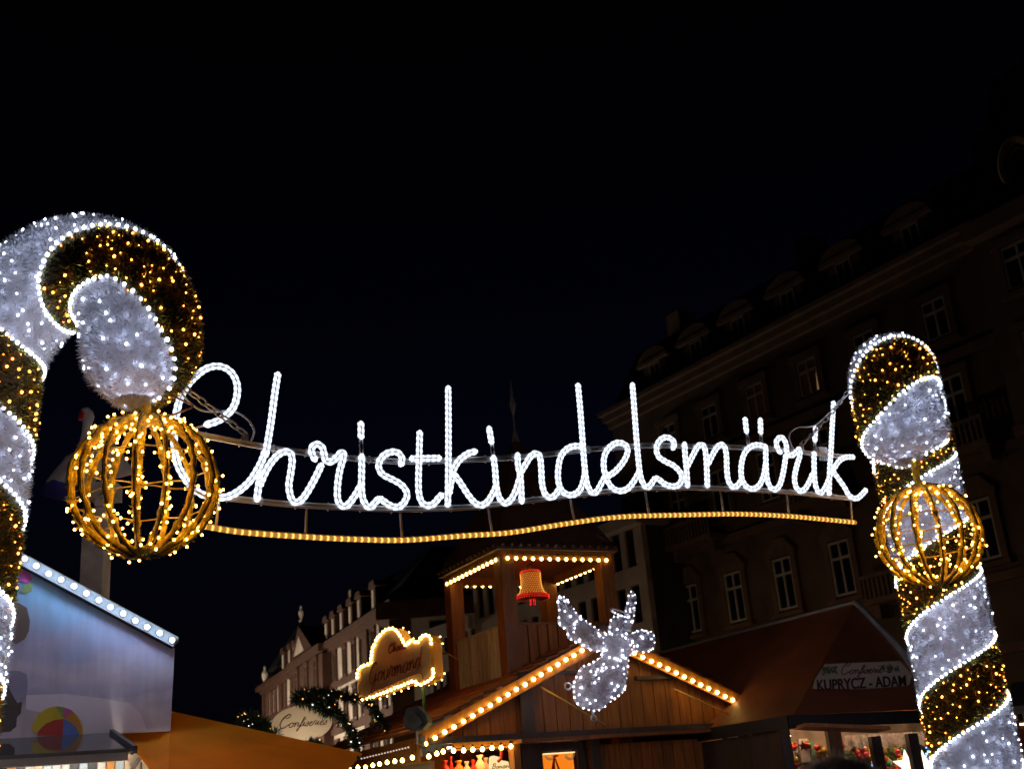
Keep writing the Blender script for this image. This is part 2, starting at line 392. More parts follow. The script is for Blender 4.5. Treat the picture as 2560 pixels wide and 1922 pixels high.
# ------------------------------------------------------------------ the lit script sign
sA, sB = PY(430, 1150, 6.5), PY(2165, 1150, 9.2)
su = unit((sB-sA)*A([1, 1, 0])); sn = A([su[1], -su[0], 0])     # along the sign, towards the viewer
SP = lambda x, y, o=0.: PP(x, y, sA+sn*o, sn)
z4 = lambda p: (400+p[0]*.3255, 880+p[1]*.3255)
z5 = lambda p: (1000+p[0]*.3255, 880+p[1]*.3255)
z6 = lambda p: (1560+p[0]*.3255, 880+p[1]*.3255)
sign = thing('script_light_sign', 'long white rope light sign in cursive lettering strung between two candy canes', 'light sign', SP(1300, 1340))
def rail(pts, r, m, name):
    P = spline([SP(*p, -.02) for p in pts], .03); b = MB(); b.tube(P, r, 10); o = b.build(name, m, sign, True); return P, o
UP = [(478,1075),(497,1084),(548,1094),(599,1104),(683,1119),(742,1127),(833,1139),(937,1148),(1018,1152),(1163,1148),(1273,1142),(1366,1134),(1469,1122),(1579,1114),(1635,1112),(1703,1113),(1827,1116),(1928,1121),(2022,1131),(2113,1140)]
LO = [(530,1240),(595,1245),(709,1257),(823,1264),(986,1270),(1163,1266),(1260,1256),(1390,1241),(1488,1230),(1586,1220),(1683,1218),(1723,1217),(1853,1222),(1967,1228),(2081,1240),(2130,1245)]
AM = [(470,1308),(511,1316),(612,1331),(765,1342),(888,1348),(1013,1350),(1163,1339),(1277,1331),(1423,1308),(1553,1292),(1716,1287),(1853,1285),(1967,1290),(2048,1297),(2139,1306)]
Pu, ou = rail(UP, .0155, ALU, 'upper_rail'); Pl, ol = rail(LO, .0145, ALU, 'lower_rail')
for P, o in ((Pu, ou), (Pl, ol)):                    # a clear unlit tube along each rail, held by cable ties
    b = MB(); b.tube(P+A([0, 0, -.020])+sn*.012, .008, 7)
    for i in range(3, len(P)-2, 7):
        t = unit(P[i+1]-P[i]); q = np.cross(t, sn)
        b.tube([P[i]+A([0,0,-.006])+.026*(math.cos(a)*q+math.sin(a)*sn) for a in np.linspace(0, 2*math.pi, 12, endpoint=False)], .0022, 4, closed=True)
    b.build('clear_tube', PVC, o, True)
P = spline([SP(*p) for p in AM], .0045); n = len(P); s_ = np.arange(n)*.0045
b = MB(); b.tube(P, .0155, 9, t=.30+1.6*np.clip(np.sin(s_*2*math.pi/.044), 0, 1)**2, ref=sn); am = b.build('amber_rope_light', ROPE_A, sign, True)
b = MB(); b.tube(P+A([0, 0, .017])-sn*.004, .006, 6); b.build('rope_bar', ALU, am)
for p, q in [((767,1266),(764,1340)),((1000,1272),(1005,1344)),((1219,1262),(1231,1334)),((1424,1240),(1437,1306)),((1612,1221),(1623,1288)),((1800,1221),(1809,1283)),((1966,1230),(1972,1287)),((2126,1246),(2130,1302)),((548,1243),(540,1318))]:
    b = MB(); b.tube([SP(*p, -.02), SP(*q, -.01)], .0085, 8); b.build('strut', ALU, sign, True)
GL = [
 ('letter_c', z4, [[(352,558),(440,530),(510,485),(565,420),(592,330),(590,240),(555,165),(500,122),(430,108),(350,130),(270,190),(200,270),(155,360),(130,450),(118,540),(108,640),(112,740),(135,860),(180,950),(240,1030),(320,1090),(400,1112),(470,1116),(540,1102),(620,1055),(690,990),(740,915),(780,840),(805,770)]]),
 ('letter_h', z4, [[(905,168),(880,330),(855,520),(828,690),(808,800)],[(775,925),(762,1000),(752,1070),(745,1135)],[(768,1020),(800,940),(845,860),(900,795),(955,765),(1000,775),(1015,830),(1005,920),(990,1020),(1000,1095),(1020,1140),(1050,1152),(1090,1130),(1140,1060),(1200,950),(1240,865)]]),
 ('letter_r', z4, [[(1192,828),(1170,785),(1163,745),(1183,715),(1215,708),(1248,735),(1262,790),(1275,835),(1318,840),(1360,805),(1390,772),(1410,778),(1405,825),(1385,890),(1370,970),(1362,1060),(1366,1130),(1390,1175),(1430,1180),(1470,1140),(1510,1080),(1540,1025)]]),
 ('letter_i', z4, [[(1550,795),(1549,900),(1548,1050),(1560,1130),(1590,1180),(1622,1188),(1655,1150),(1688,1122)],[(1543,545),(1544,655)]]),
 ('letter_s', z4, [[(1848,865),(1860,820),(1835,778),(1790,765),(1730,785),(1690,830),(1680,885),(1710,938),(1780,975),(1850,1015),(1890,1065),(1896,1110),(1870,1160),(1830,1188),(1780,1182),(1730,1152),(1692,1124)]]),
 ('letter_t', z4, [[(1995,615),(1990,800),(1985,1000),(1990,1090),(2010,1150),(2050,1176),(2100,1165),(2140,1120),(2165,1095)],[(1930,818),(2040,815),(2148,813)]]),
 ('letter_k', z5, [[(370,272),(372,500),(372,800),(370,1000),(367,1175)],[(582,762),(520,780),(460,825),(425,875),(400,930)],[(415,935),(470,1012),(520,1090),(570,1150),(620,1175),(670,1150),(710,1090),(738,1030)],[(405,945),(390,1010),(380,1080)]]),
 ('letter_i', z5, [[(718,805),(730,900),(740,1030),(760,1110),(790,1150),(820,1158),(860,1120),(890,1060),(912,990),(928,935)],[(684,582),(703,695)]]),
 ('letter_n', z5, [[(903,785),(907,870),(925,960),(931,1060),(935,1152)],[(922,930),(960,870),(1000,805),(1040,778),(1073,800),(1085,900),(1090,1000),(1110,1080),(1150,1115),(1190,1098),(1225,1045)]]),
 ('letter_d', z5, [[(1398,722),(1330,722),(1272,752),(1232,810),(1215,900),(1215,980),(1235,1050),(1280,1090),(1330,1094),(1380,1060),(1408,990),(1420,925)],[(1367,252),(1385,450),(1400,650),(1415,850),(1430,980),(1450,1045),(1480,1080),(1512,1068),(1548,1005),(1575,955)]]),
 ('letter_e', z5, [[(1590,955),(1650,918),(1710,850),(1745,780),(1742,725),(1700,697),(1650,702),(1600,742),(1570,800),(1565,880),(1585,970),(1630,1040),(1690,1066),(1750,1045),(1800,985),(1832,925)]]),
 ('letter_l', z5, [[(1785,247),(1800,450),(1815,650),(1830,820),(1845,940),(1868,1008),(1900,1038),(1930,1010),(1958,970)]]),
 ('letter_s', z5, [[(2095,740),(2107,700),(2080,665),(2035,655),(1990,685),(1970,740),(1985,800),(2040,840),(2100,870),(2150,920),(2165,970),(2140,1018),(2090,1030),(2030,1010),(1990,978),(1962,967)]]),
 ('letter_m', z6, [[(465,702),(470,800),(480,900),(488,1028)],[(490,870),(530,790),(570,722),(605,715),(625,760),(635,880),(640,1028)],[(648,855),(690,770),(730,717),(765,717),(785,780),(790,900),(800,980),(830,1030),(870,1025),(898,985)]]),
 ('letter_a_umlaut', z6, [[(1085,725),(1020,712),(960,735),(920,790),(900,880),(905,970),(940,1030),(990,1050),(1040,1020),(1072,950),(1086,870)],[(1088,722),(1090,850),(1096,950),(1115,1020),(1150,1055),(1190,1030),(1215,960),(1234,860),(1243,790)],[(930,512),(941,615)],[(1047,517),(1050,620)]]),
 ('letter_r', z6, [[(1203,772),(1183,745),(1170,692),(1195,657),(1225,665),(1246,712),(1250,765),(1280,795),(1318,772),(1347,745),(1350,795),(1328,870),(1310,960),(1320,1030),(1350,1064),(1390,1050),(1428,985),(1448,935)]]),
 ('letter_i', z6, [[(1460,775),(1460,880),(1465,980),(1480,1050),(1510,1080),(1545,1040),(1575,970),(1592,915)],[(1472,580),(1465,682)]]),
 ('letter_k', z6, [[(1610,387),(1600,550),(1590,750),(1580,900),(1575,1088)],[(1762,805),(1700,808),(1650,838),(1615,890)],[(1600,905),(1640,962),(1690,1032),(1730,1100),(1780,1124),(1820,1100),(1858,1058)]]),
]
for nm, zf, strokes in GL:
    b = MB(); sb = MB()
    for st in strokes:
        P = spline([SP(*zf(p)) for p in st], .0065); n = len(P)
        T = np.gradient(P, axis=0); T /= np.linalg.norm(T, axis=1)[:, None]; Q = np.cross(T, sn)
        s_ = np.arange(n)*.0065; ph = random.random()*6
        for sd in (-1, 1):
            beads = np.clip(np.sin(s_*2*math.pi/.040+ph+sd*.6), -1, 1)
            b.tube(P+Q*sd*.0116, .0104*(1+.085*beads), 8, t=.88+.34*beads, ref=sn)
        for q in (P[0], P[-1]): b.ball(q, .0165, t=1.1)
        if n > 6: sb.tube(P[3:-3]+sn*.0075+0*P[3:-3], .0021, 4, ref=sn)
    o = b.build(nm, ROPE_W, sign, True); sb.build('seam_wire', SEAM, o)
for zf, p, q in [(z4,(1545,660),(1548,785)),(z5,(706,700),(716,800)),(z6,(942,622),(956,710)),(z6,(1050,626),(1058,712)),(z6,(1465,690),(1462,765))]:
    b = MB()
    for d in (-.0105, .0105): b.tube([SP(*zf(p), -.004)+su*d, SP(*zf(q), -.004)+su*d], .006, 7)
    b.build('dot_stem', STEEL, sign, True)
b = MB(); b.tube([SP(*p, -.02) for p in ((478,1073),(508,1064))], .007, 6); b.build('letter_brace', ALU, sign)
for p in ((613,1086), (2004,1112)):                  # eye plates for the chains
    b = MB(); c = SP(*p, -.02); pts = [c+su*.022*math.cos(t)+A([0,0,1])*.022*math.sin(t) for t in np.linspace(0, math.pi, 9)]+[c-su*.022-A([0,0,.055]), c+su*.022-A([0,0,.055])]
    b.prism(pts, -sn*.006); b.tube([c+.012*(su*math.cos(t)+A([0,0,1.])*math.sin(t))+sn*.003 for t in np.linspace(0, 2*math.pi, 12, endpoint=False)], .004, 5, closed=True); b.build('eye_plate', STEEL, sign)
b = MB(); c = SP(2054, 1126, -.05); b.hexa(c, su*.045, sn*.02, A([0,0,.024]))
for i in range(4): b.tube(spline([c+su*(.03-.02*i)-A([0,0,.02]), c+su*(.033-.022*i)-A([0,0,.06]), c+su*(.038-.024*i)-A([0,0,.085])], .01), .0075, 7)
b.build('junction_box', PVC, sign)
# chains and cables that carry it
def chain(label, p, q, ln, sag=0.):
    p, q = A(p), A(q); n = max(3, int(np.linalg.norm(q-p)/(ln*.78))); b = MB()
    for i in range(n):
        t = (i+.5)/n; c = p+(q-p)*t-A([0,0,1.])*sag*4*t*(1-t); d = unit(q-p); s1 = unit(np.cross(d, A([.2,.3,1.])) if i % 2 else np.cross(d, np.cross(d, A([.2,.3,1.]))))
        b.tube([c+d*ln*.5*math.cos(a)+s1*ln*.26*math.sin(a) for a in np.linspace(0, 2*math.pi, 12, endpoint=False)], ln*.085, 5, closed=True)
    tag(b.build('chain', STEEL, None, True), label, 'chain', None)
chain('steel chain from the left cane hook down to the script sign rail', hkL+A([.22, .12, .05]), SP(613, 1084, -.02), .075)
chain('twisted steel chain from the right cane hook down to the script sign rail', PY(2120, 978, 8.95), SP(2004, 1110, -.02), .06, .02)
def cable(label, pts, r, m=CABLE):
    b = MB(); b.tube(spline(pts, .02), r, 7); tag(b.build('cable', m, None, True), label, 'cable', None)
cable('grey power cable drooping from the left cane hook beside the chain', [hkL+A([.2, .1, .04]), SP(468, 1000, .03), SP(500, 1024, .03), SP(535, 1029, .0), SP(580, 1028, -.03), SP(615, 1045, -.03), SP(635, 1075, -.03), SP(628, 1102, -.03)], .0068)
cable('grey power cable looping from the right cane to the script sign', [PY(2120, 985, 8.95), SP(2075, 1030, -.04), SP(2035, 1064, -.04), SP(1995, 1068, -.04), SP(1974, 1085, -.04), SP(1978, 1112, -.04), SP(1990, 1130, -.03)], .0065)
cable('brown insulated wire from the left gold ball up to the left cane hook', [bL+A([.03, 0, .40]), PY(420, 1040, 6.2), PY(460, 1026, 6.2), PY(482, 1015, 6.25), PY(460, 1003, 6.3), PY(405, 975, 6.3)], .006, mat('brown_insulation', (.20, .09, .045), .5))

# ------------------------------------------------------------------ buildings round the square
class Fac:                                           # a facade: u to the right, z up, o outwards
    def __init__(s, p0, az):
        d = A([math.sin(rad(az)), math.cos(rad(az)), 0]); s.u = -d; s.n = A([-d[1], d[0], 0]); s.p = A([p0[0], p0[1], 0.])
    def pt(s, u, z, o=0.): return s.p+s.u*u+A([0, 0, 1.])*z+s.n*o
    def box(s, b, u0, u1, z0, z1, o0, o1, mi=0, t=1.0):
        return b.hexa(s.pt((u0+u1)/2, (z0+z1)/2, (o0+o1)/2), s.u*(u1-u0)/2, s.n*(o1-o0)/2, A([0, 0, (z1-z0)/2]), mi, t)
    def poly(s, b, uz, o0, o1, mi=0, t=1.0): return b.prism([s.pt(u, z, o0) for u, z in uz], s.n*(o1-o0), mi, t)
GLASS = mat('dark_window_glass', (.012, .014, .018), .12, 0, .2, 2, spec=.5)
FRAME = mat('old_white_window_paint', (.50, .47, .42), .5, 0, .15, 5)
SAND = mat('dark_sandstone', (.120, .078, .055), .85, 0, .35, .7, (1, 1, 1), .3, 6); SANDL = mat('sandstone_trim', (.170, .105, .070), .85, 0, .25, 1.5, bump=.2)
SLATE = mat('slate_roof', (.022, .022, .026), .6, 0, .3, 3); RSTONE = mat('red_sandstone', (.066, .025, .012), .85, 0, .3, 1.2, bump=.2)
STUCCO = mat('pale_stucco', (.58, .51, .43), .85, 0, .15, .8); CONC = mat('beige_concrete_panel', (.38, .30, .24), .8, 0, .2, .8); CONCD = mat('dark_panel', (.05, .045, .04), .6, 0, .3, 1)
CURT = mat('rust_curtain', (.25, .10, .06), .9, 0, .3, 3, (6, 6, .5)); LITCURT = lamp('lit_curtain_gap', (1, .60, .28), .22)

DARKF = mat('brown_window_paint', (.16, .10, .075), .5, 0, .2)
def make_window(f, w, h, bld, u, z, mull=1, trans=.68, ped=False, sur=SANDL, pane=GLASS, name='window', glow=False, fm=None, sw=.26):
    """window at (u, z): a frame with surround, its pane a sub-part"""
    q = f.pt(u, z); fr = MB(); r = lambda u0, u1, z0, z1, o0, o1, mi=0: f.box(fr, u+u0, u+u1, z+z0, z+z1, o0, o1, mi)
    t = .085
    r(-w/2, -w/2+t, 0, h, .05, .12); r(w/2-t, w/2, 0, h, .05, .12); r(-w/2+t, w/2-t, h-t, h, .05, .118); r(-w/2+t, w/2-t, 0, t, .05, .118)
    for i in range(mull):
        x = -w/2+w*(i+1)/(mull+1); r(x-t*.5, x+t*.5, t, h-t, .052, .115)
    if trans: r(-w/2+t, w/2-t, h*trans-t*.6, h*trans+t*.6, .054, .13)
    if sur:
        r(-w/2-sw, -w/2-.003, -.1, h+.05, .003, .16, 1); r(w/2+.003, w/2+sw, -.1, h+.05, .003, .16, 1); r(-w/2-sw-.08, w/2+sw+.08, h+.053, h+.32, .003, .22, 1); r(-w/2-sw-.1, w/2+sw+.1, -.28, -.103, .003, .26, 1)
        if ped:
            for k in range(5): r(-w/2-.2+.09*k, w/2+.2-.09*k, h+.323+.1*k, h+.42+.1*k, .003, .20-.01*k, 1)
    wn = fr.build(name, [fm or FRAME, sur or FRAME], bld, loc=q)
    pn = MB(); f.box(pn, u-w/2+.01, u+w/2-.01, z+.01, z+h-.01, .02, .04); pn.build('pane', pane, wn)
    if glow:
        g = MB(); f.poly(g, [(u+w*.28, z+.08), (u+w*.40, z+.08), (u+w*.36, z+h*.6)], .041, .046); g.build('lit_curtain_gap', LITCURT, wn)
    return wn
def copy_window(src, f, bld, u, z): return copy_at(src, f.pt(u, z), bld)

# the tall hotel on the right
H = Fac(PY(2120, 1400, 45), -34.2)
hot = thing('stone_building', 'tall dark stone building with a row of dormers, behind the right candy cane', 'building', H.pt(0, 0))
b = MB(); H.box(b, -13.4, 9.0, 0, 19.2, -12, 0); b.build('wall', SAND, hot)
b = MB(); H.box(b, 9.0, 15.5, 0, 18.7, -12.5, 1.3); b.build('corner_pavilion', SAND, hot)
b = MB()
for k, (z0, z1, o) in enumerate([(19.2, 19.5, .25), (19.503, 19.8, .5), (19.803, 20.0, .75)]): H.box(b, -13.4-o*.3, 9.0, z0, z1, -1, o)
b.build('cornice', SANDL, hot)
b = MB(); H.box(b, 9.003, 15.8, 18.703, 19.3, -1, 1.9); b.build('pavilion_cornice', SANDL, hot)
b = MB()
for z0 in (5.2, 7.55, 11.75, 15.6): H.box(b, -13.4, 8.998, z0, z0+.32, .003, .22)
for z0 in (7.55, 11.75): H.box(b, 9.0, 15.5, z0, z0+.32, 1.303, 1.5)
b.build('string_course', SANDL, hot)
b = MB(); b.raw([H.pt(-13.4, 20.0, 0), H.pt(9, 20.0, 0), H.pt(9, 23.6, -2.2), H.pt(-13.4, 23.6, -2.2), H.pt(-13.4, 20, -12), H.pt(9, 20, -12), H.pt(9, 23.6, -10), H.pt(-13.4, 23.6, -10)],
    [(0, 1, 2, 3), (3, 2, 6, 7), (7, 6, 5, 4), (0, 3, 7, 4), (1, 5, 6, 2)])
rf = b.build('mansard_roof', SLATE, hot)
for u0 in (-11.5, -2.2, 7.6):
    b = MB(); H.box(b, u0-.5, u0+.5, 22.5, 25.4, -4.5, -3.3); b.build('chimney', SANDL, rf)
b = MB(); b.raw([H.pt(9, 19.3, 1.3), H.pt(15.5, 19.3, 1.3), H.pt(15.5, 26, -1.5), H.pt(9.6, 26, -1.5), H.pt(9, 19.3, -8), H.pt(15.5, 19.3, -8)], [(0, 1, 2, 3), (0, 3, 4), (3, 2, 5, 4), (1, 5, 2)])
b.build('pavilion_roof', SLATE, hot)
c = PP(2550, 408, H.p+H.n*.6, H.n); b = MB()                   # oval dormer
b.tube([c+H.u*.62*math.cos(t)+A([0, 0, .92])*math.sin(t) for t in np.linspace(0, 2*math.pi, 28, endpoint=False)], .2, 8, closed=True)
b.tube([c+H.u*.36*math.cos(t)+A([0, 0, .58])*math.sin(t) for t in np.linspace(0, 2*math.pi, 24, endpoint=False)], .06, 6, closed=True); b.build('oval_dormer', SANDL, hot)
cols = [-12.0, -9.15, -6.3, -3.35, -.25, 2.8, 6.15]; rows = [(1.2, 2.6), (8.35, 2.1), (12.9, 2.15), (16.55, 1.55)]
cols = [c for c in cols if c > -11]
for zi, (z, h) in enumerate(rows):
    p = make_window(H, 1.05, h, hot, cols[0], z, ped=(zi == 1)); 
    for ci, u in enumerate(cols[1:], 1):
        if zi == 3 and ci in (2, 3): make_window(H, 1.05, h, hot, u, z, pane=CURT, glow=(ci == 3))
        else: copy_window(p, H, hot, u, z)
    H2 = Fac(H.p+H.n*1.3, -34.2); p = make_window(H2, 1.2, h, hot, 10.6, z)
    copy_window(p, H2, hot, 13.4, z)
for u, z in [(-7.8, 11.95), (-.3, 11.95), (6.2, 11.95), (2.8, 7.6)]:      # balconies
    b = MB(); H.box(b, u-1.5, u+1.5, z, z+.22, .223, 1.1)
    H.box(b, u-1.5, u+1.5, z+.95, z+1.08, .95, 1.1)
    for i in range(14): H.box(b, u-1.42+i*.215, u-1.34+i*.215, z+.22, z+.95, .98, 1.07)
    for s in (-1.2, 1.2): H.box(b, u+s-.15, u+s+.15, z-.5, z-.003, .223, .8)
    b.build('balcony', SANDL, hot)
for u in [-9.5, -6.5, -3.65, -.6, 2.55, 5.9]:        # dormers with round pediments
    b = MB(); H.box(b, u-.85, u+.85, 20.003, 21.5, -2.2, .12)
    arc = [(u+1.08*math.cos(t), 21.5+.62*math.sin(t)) for t in np.linspace(0, math.pi, 14)]
    H.poly(b, arc, -2.2, .30); H.box(b, u-1.15, u+1.15, 21.38, 21.56, .123, .36)
    d = b.build('dormer', SANDL, hot)
    fr = MB(); Hd = Fac(H.p+H.n*.12, -34.2); wv = .42
    Hd.box(fr, u-wv, u-wv+.1, 20.1, 21.35, .003, .06); Hd.box(fr, u+wv-.1, u+wv, 20.1, 21.35, .003, .06); Hd.box(fr, u-wv+.1, u+wv-.1, 21.25, 21.35, .003, .058); Hd.box(fr, u-wv+.1, u+wv-.1, 20.1, 20.2, .003, .058)
    Hd.box(fr, u-.03, u+.03, 20.2, 21.25, .01, .055); Hd.box(fr, u-wv+.1, u+wv-.1, 20.2, 21.25, .003, .009, 1); fr.build('window', [FRAME, GLASS], d)

# modern concrete building in the middle
Mo = Fac(PY(1610, 1430, 52), -34.2)
mod = thing('concrete_building', 'beige concrete building with narrow dark windows, behind the wooden bell tower', 'building', Mo.pt(0, 0))
b = MB(); Mo.box(b, -14.5, .5, 0, 13.2, -10, 0); Mo.box(b, -20, -14.503, 0, 11.0, -10, .3); b.build('wall', CONCD, mod)
b = MB()
for z0, z1 in [(10.65, 11.45), (8.1, 8.95), (5.5, 6.4), (2.9, 3.8)]: Mo.box(b, -14.5, .5, z0, z1, .003, .22)
Mo.box(b, -14.7, .7, 13.2, 13.7, -10, .7); Mo.box(b, .16, .5, 0, 13.2, .0, .30)
for z0, z1 in [(10.98, 11.7), (9.1, 10.0), (6.6, 7.5)]: Mo.box(b, -20, -14.5, z0, z1, .303, .6)
b.build('spandrel_band', CONC, mod)
for i in range(15):
    u = .16-1.02*i; b = MB(); Mo.box(b, u-.42, u-.05, .02, 13.19, .003, .16); b.build('pier', CONC, mod)
pw = None
for zi, z0 in enumerate((11.46, 8.96, 6.41)):
    for i in range(14):
        u = .16-1.02*i-.75
        if pw is None:
            fr = MB(); Mo.box(fr, u-.31, u-.27, z0, z0+1.66, .01, .06); Mo.box(fr, u+.27, u+.31, z0, z0+1.66, .01, .06); Mo.box(fr, u-.27, u+.27, z0+1.62, z0+1.66, .01, .058)
            pw = fr.build('window', CONCD, mod, loc=Mo.pt(u, z0)); pn = MB(); Mo.box(pn, u-.27, u+.27, z0, z0+1.62, .005, .02); pn.build('pane', GLASS, pw)
        else: copy_at(pw, Mo.pt(u, z0), mod)
for i in range(7):
    u = -19.4+i*.75; fr = MB(); Mo.box(fr, u-.16, u+.16, 10.02, 10.96, .303, .36); fr.build('window', CONC, mod)
    fr = MB(); Mo.box(fr, u-.16, u+.16, 7.55, 9.05, .303, .36); fr.build('window', CONC, mod)

# narrow beige house front between the two rows
hx0, hx1 = PY(1008, 1560, 80)[0], PY(1150, 1500, 80)[0]
ho = thing('beige_house', 'beige rendered house front with brown corner, above the glowing bakery sign', 'house', (hx0, 80, 0))
b = MB(); b.hexa(((hx0+hx1)/2+1, 85, 7.2), ((hx1-hx0)/2+1, 0, 0), (0, 5, 0), (0, 0, 7.2)); b.build('wall', STUCCO, ho)
b = MB(); b.hexa((hx0-.2, 84.9, 7.5), (.75, 0, 0), (0, 5, 0), (0, 0, 7.5)); b.build('corner_quoin', RSTONE, ho)
b = MB(); b.hexa(((hx0+hx1)/2+.4, 85, 15), ((hx1-hx0)/2+2.2, 0, 0), (0, 5.4, 0), (0, 0, .6)); b.build('cornice', RSTONE, ho)
b = MB(); b.hexa(((hx0+hx1)/2+1, 79.9, 13.2), (1.2, 0, 0), (0, .06, 0), (0, 0, .8)); b.build('window', GLASS, ho)

# heritage row on the left
L_ = Fac(PY(880, 1600, 100), -23.5)
her = thing('heritage_building', 'old white and sandstone building with mansard roof and gable, far left of the tower', 'building', L_.pt(-14, 0))
b = MB(); L_.box(b, -40, 14, 0, 16.2, -14, 0); b.build('wall', STUCCO, her)
b = MB(); L_.box(b, -40.4, 14.3, 16.2, 16.5, -.5, .45); L_.box(b, -40.6, 14.5, 16.503, 17.0, -.6, .9); b.build('cornice', RSTONE, her)
b = MB(); L_.box(b, -40, 14, 12.85, 13.35, .003, .30); L_.box(b, -40, 14, 8.9, 9.4, .003, .30); L_.box(b, -40, 14, 4.9, 5.4, .003, .30); b.build('string_course', RSTONE, her)
for u0, u1 in [(-40, -39), (-30.6, -28.9), (4.1, 5.6), (12.8, 14)]:
    b = MB()
    for k in range(27): L_.box(b, u0+.06*(k % 2), u1-.06*(k % 2), .02+.6*k, .59+.6*k, .003, .28)
    b.build('corner_quoin', RSTONE, her)
b = MB(); L_.box(b, -19.9, -7.2, 0, 16.2, .003, .9); fb = b.build('gabled_bay', RSTONE, her)
b = MB(); L_.poly(b, [(-20.8, 17.003), (-10.5, 17.003), (-16.6, 20.1)], -1.5, 1.0); L_.box(b, -20.9, -6.9, 16.3, 17.0, .903, 1.35); b.build('gable', RSTONE, her)
b = MB(); L_.poly(b, [(-18.6, 17.45), (-14.2, 17.45), (-16.4, 19.1)], 1.003, 1.06); b.build('gable_field', STUCCO, her)
b = MB(); b.raw([L_.pt(-40.6, 17, .7), L_.pt(14.5, 17, .7), L_.pt(13, 21.3, -3.2), L_.pt(-38, 21.3, -3.2), L_.pt(-40.6, 17, -14), L_.pt(14.5, 17, -14), L_.pt(13, 21.3, -10), L_.pt(-38, 21.3, -10)],
    [(0, 1, 2, 3), (3, 2, 6, 7), (7, 6, 5, 4), (0, 3, 7, 4), (1, 5, 6, 2)])
rf = b.build('mansard_roof', SLATE, her)
pa = PP(753, 1552, L_.p-L_.n*4, L_.n); ua, za_ = float((pa-L_.p)@L_.u), float(pa[2])
b = MB(); b.raw([L_.pt(max(ua-14, -38.5), 18.5, 0), L_.pt(ua+5, 18.5, 0), L_.pt(ua+5, 18.5, -8), L_.pt(max(ua-14, -38.5), 18.5, -8), L_.pt(ua-.6, za_, -4), L_.pt(ua+.6, za_, -4)], [(0, 1, 5, 4), (1, 2, 5), (2, 3, 4, 5), (3, 0, 4)]); b.build('raised_roof', SLATE, rf)
b = MB(); L_.box(b, -10.7, -9.9, 19, 22.4, -4, -2.6); L_.box(b, -9.9, -2, 19, 22.2, -5, -4.2, 1); b.build('chimney', [STUCCO, RSTONE], rf)
for p, k in ((L_.pt(-38.5, 17.003, .2), .62), (pa-A([0, 0, .1]), .55)):
    b = MB(); b.lathe(p, [(r*k, z*k) for r, z in [(.5, 0), (.5, .4), (.25, .6), (.55, 1.6), (.6, 2.1), (.3, 2.7), (.15, 2.8), (.28, 3.2), (.05, 3.6)]], 10); b.build('urn_finial', STUCCO, rf)
hw = None
for z, h in [(13.55, 2.35), (9.7, 2.5), (5.7, 2.5)]:
    first = None
    for u in [-37.6, -35.3, -33, -27.8, -24.4, -21.3, -17.8, -13.6, -9.6, -5.8, -2.4, .7, 3.3, 6.9, 9.5, 11.9]:
        o = .9 if -19.9 < u < -7.2 else 0.; ff = Fac(L_.p+L_.n*o, -23.5)
        if u in (-17.8, -13.6, -9.6): make_window(ff, 1.0, h, her, u, z, sur=RSTONE, fm=DARKF); continue
        if first is None:
            first = make_window(ff, 1.05, h, her, u, z, sur=RSTONE, trans=0, fm=DARKF, sw=.13)
        else: copy_window(first, ff, her, u, z)
for u in (-27.1, -23.9, -21.6, -7.5, -4.9, -1.9, 1.2, 4.1, 8.5):
    b = MB(); L_.box(b, u-.62, u+.62, 17.003, 19.0, -2.5, .4); L_.poly(b, [(u-.95, 19.003), (u+.95, 19.003), (u+.6, 19.5), (u-.6, 19.5)], -2.5, .55)
    d = b.build('dormer', RSTONE, her); b = MB(); L_.box(b, u-.3, u+.3, 17.3, 18.8, .403, .46); b.build('window', STUCCO, d)

# assumed street lamps, unseen, added to light the facades (their heads stand behind the market stalls)
def assumed_street_lamp(p, z, m, label):
    t = thing('assumed_street_lamp', label, 'street lamp', (p[0], p[1], 0), 'street lamps added to light the facades')
    b = MB(); b.lathe((p[0], p[1], 0), [(.22, 0), (.2, .5), (.09, .7), (.07, z-.5), (.12, z-.4)], 10); b.build('post', BLACK, t)
    b = MB(); b.ball((p[0], p[1], z), .26, sub=2, sc=(1, 1, 1.2)); b.build('lantern', m, t, True)
    b = MB(); b.lathe((p[0], p[1], z+.30), [(.32, 0), (.2, .12), (.05, .3)], 10); b.build('lamp_cap', BLACK, t)
LH = lamp('assumed_heritage_lamp', (1, .80, .60), 2700); LM = lamp('assumed_square_lamp', (1, .68, .42), 48); LR = lamp('assumed_side_lamp', (1, .66, .38), 58)
for u in (-37, -24, -10, 4): assumed_street_lamp(L_.pt(u, 0, 15), 4.2, LH, 'assumed unseen street lamp lighting the heritage building')  # unseen lamps assumed here to light the heritage walls
assumed_street_lamp(((hx0+hx1)/2, 70, 0), 4.0, lamp('added_house_lamp', (1, .72, .44), 150), 'added unseen street lamp lighting the beige house')  # unseen lamp added to brighten the beige house
assumed_street_lamp(Mo.pt(-6, 0, 9), 4.0, LM, 'assumed unseen street lamp lighting the concrete building'); assumed_street_lamp(Mo.pt(-17, 0, 9), 4.0, LM, 'assumed unseen street lamp lighting the concrete building')  # two unseen lamps assumed, lighting the concrete facade
for u in (-6, 3): assumed_street_lamp(H.pt(u, 0, 11), 4.2, LR, 'assumed unseen street lamp lighting the tall stone building')  # unseen lamps assumed for the dim light on the stone facade

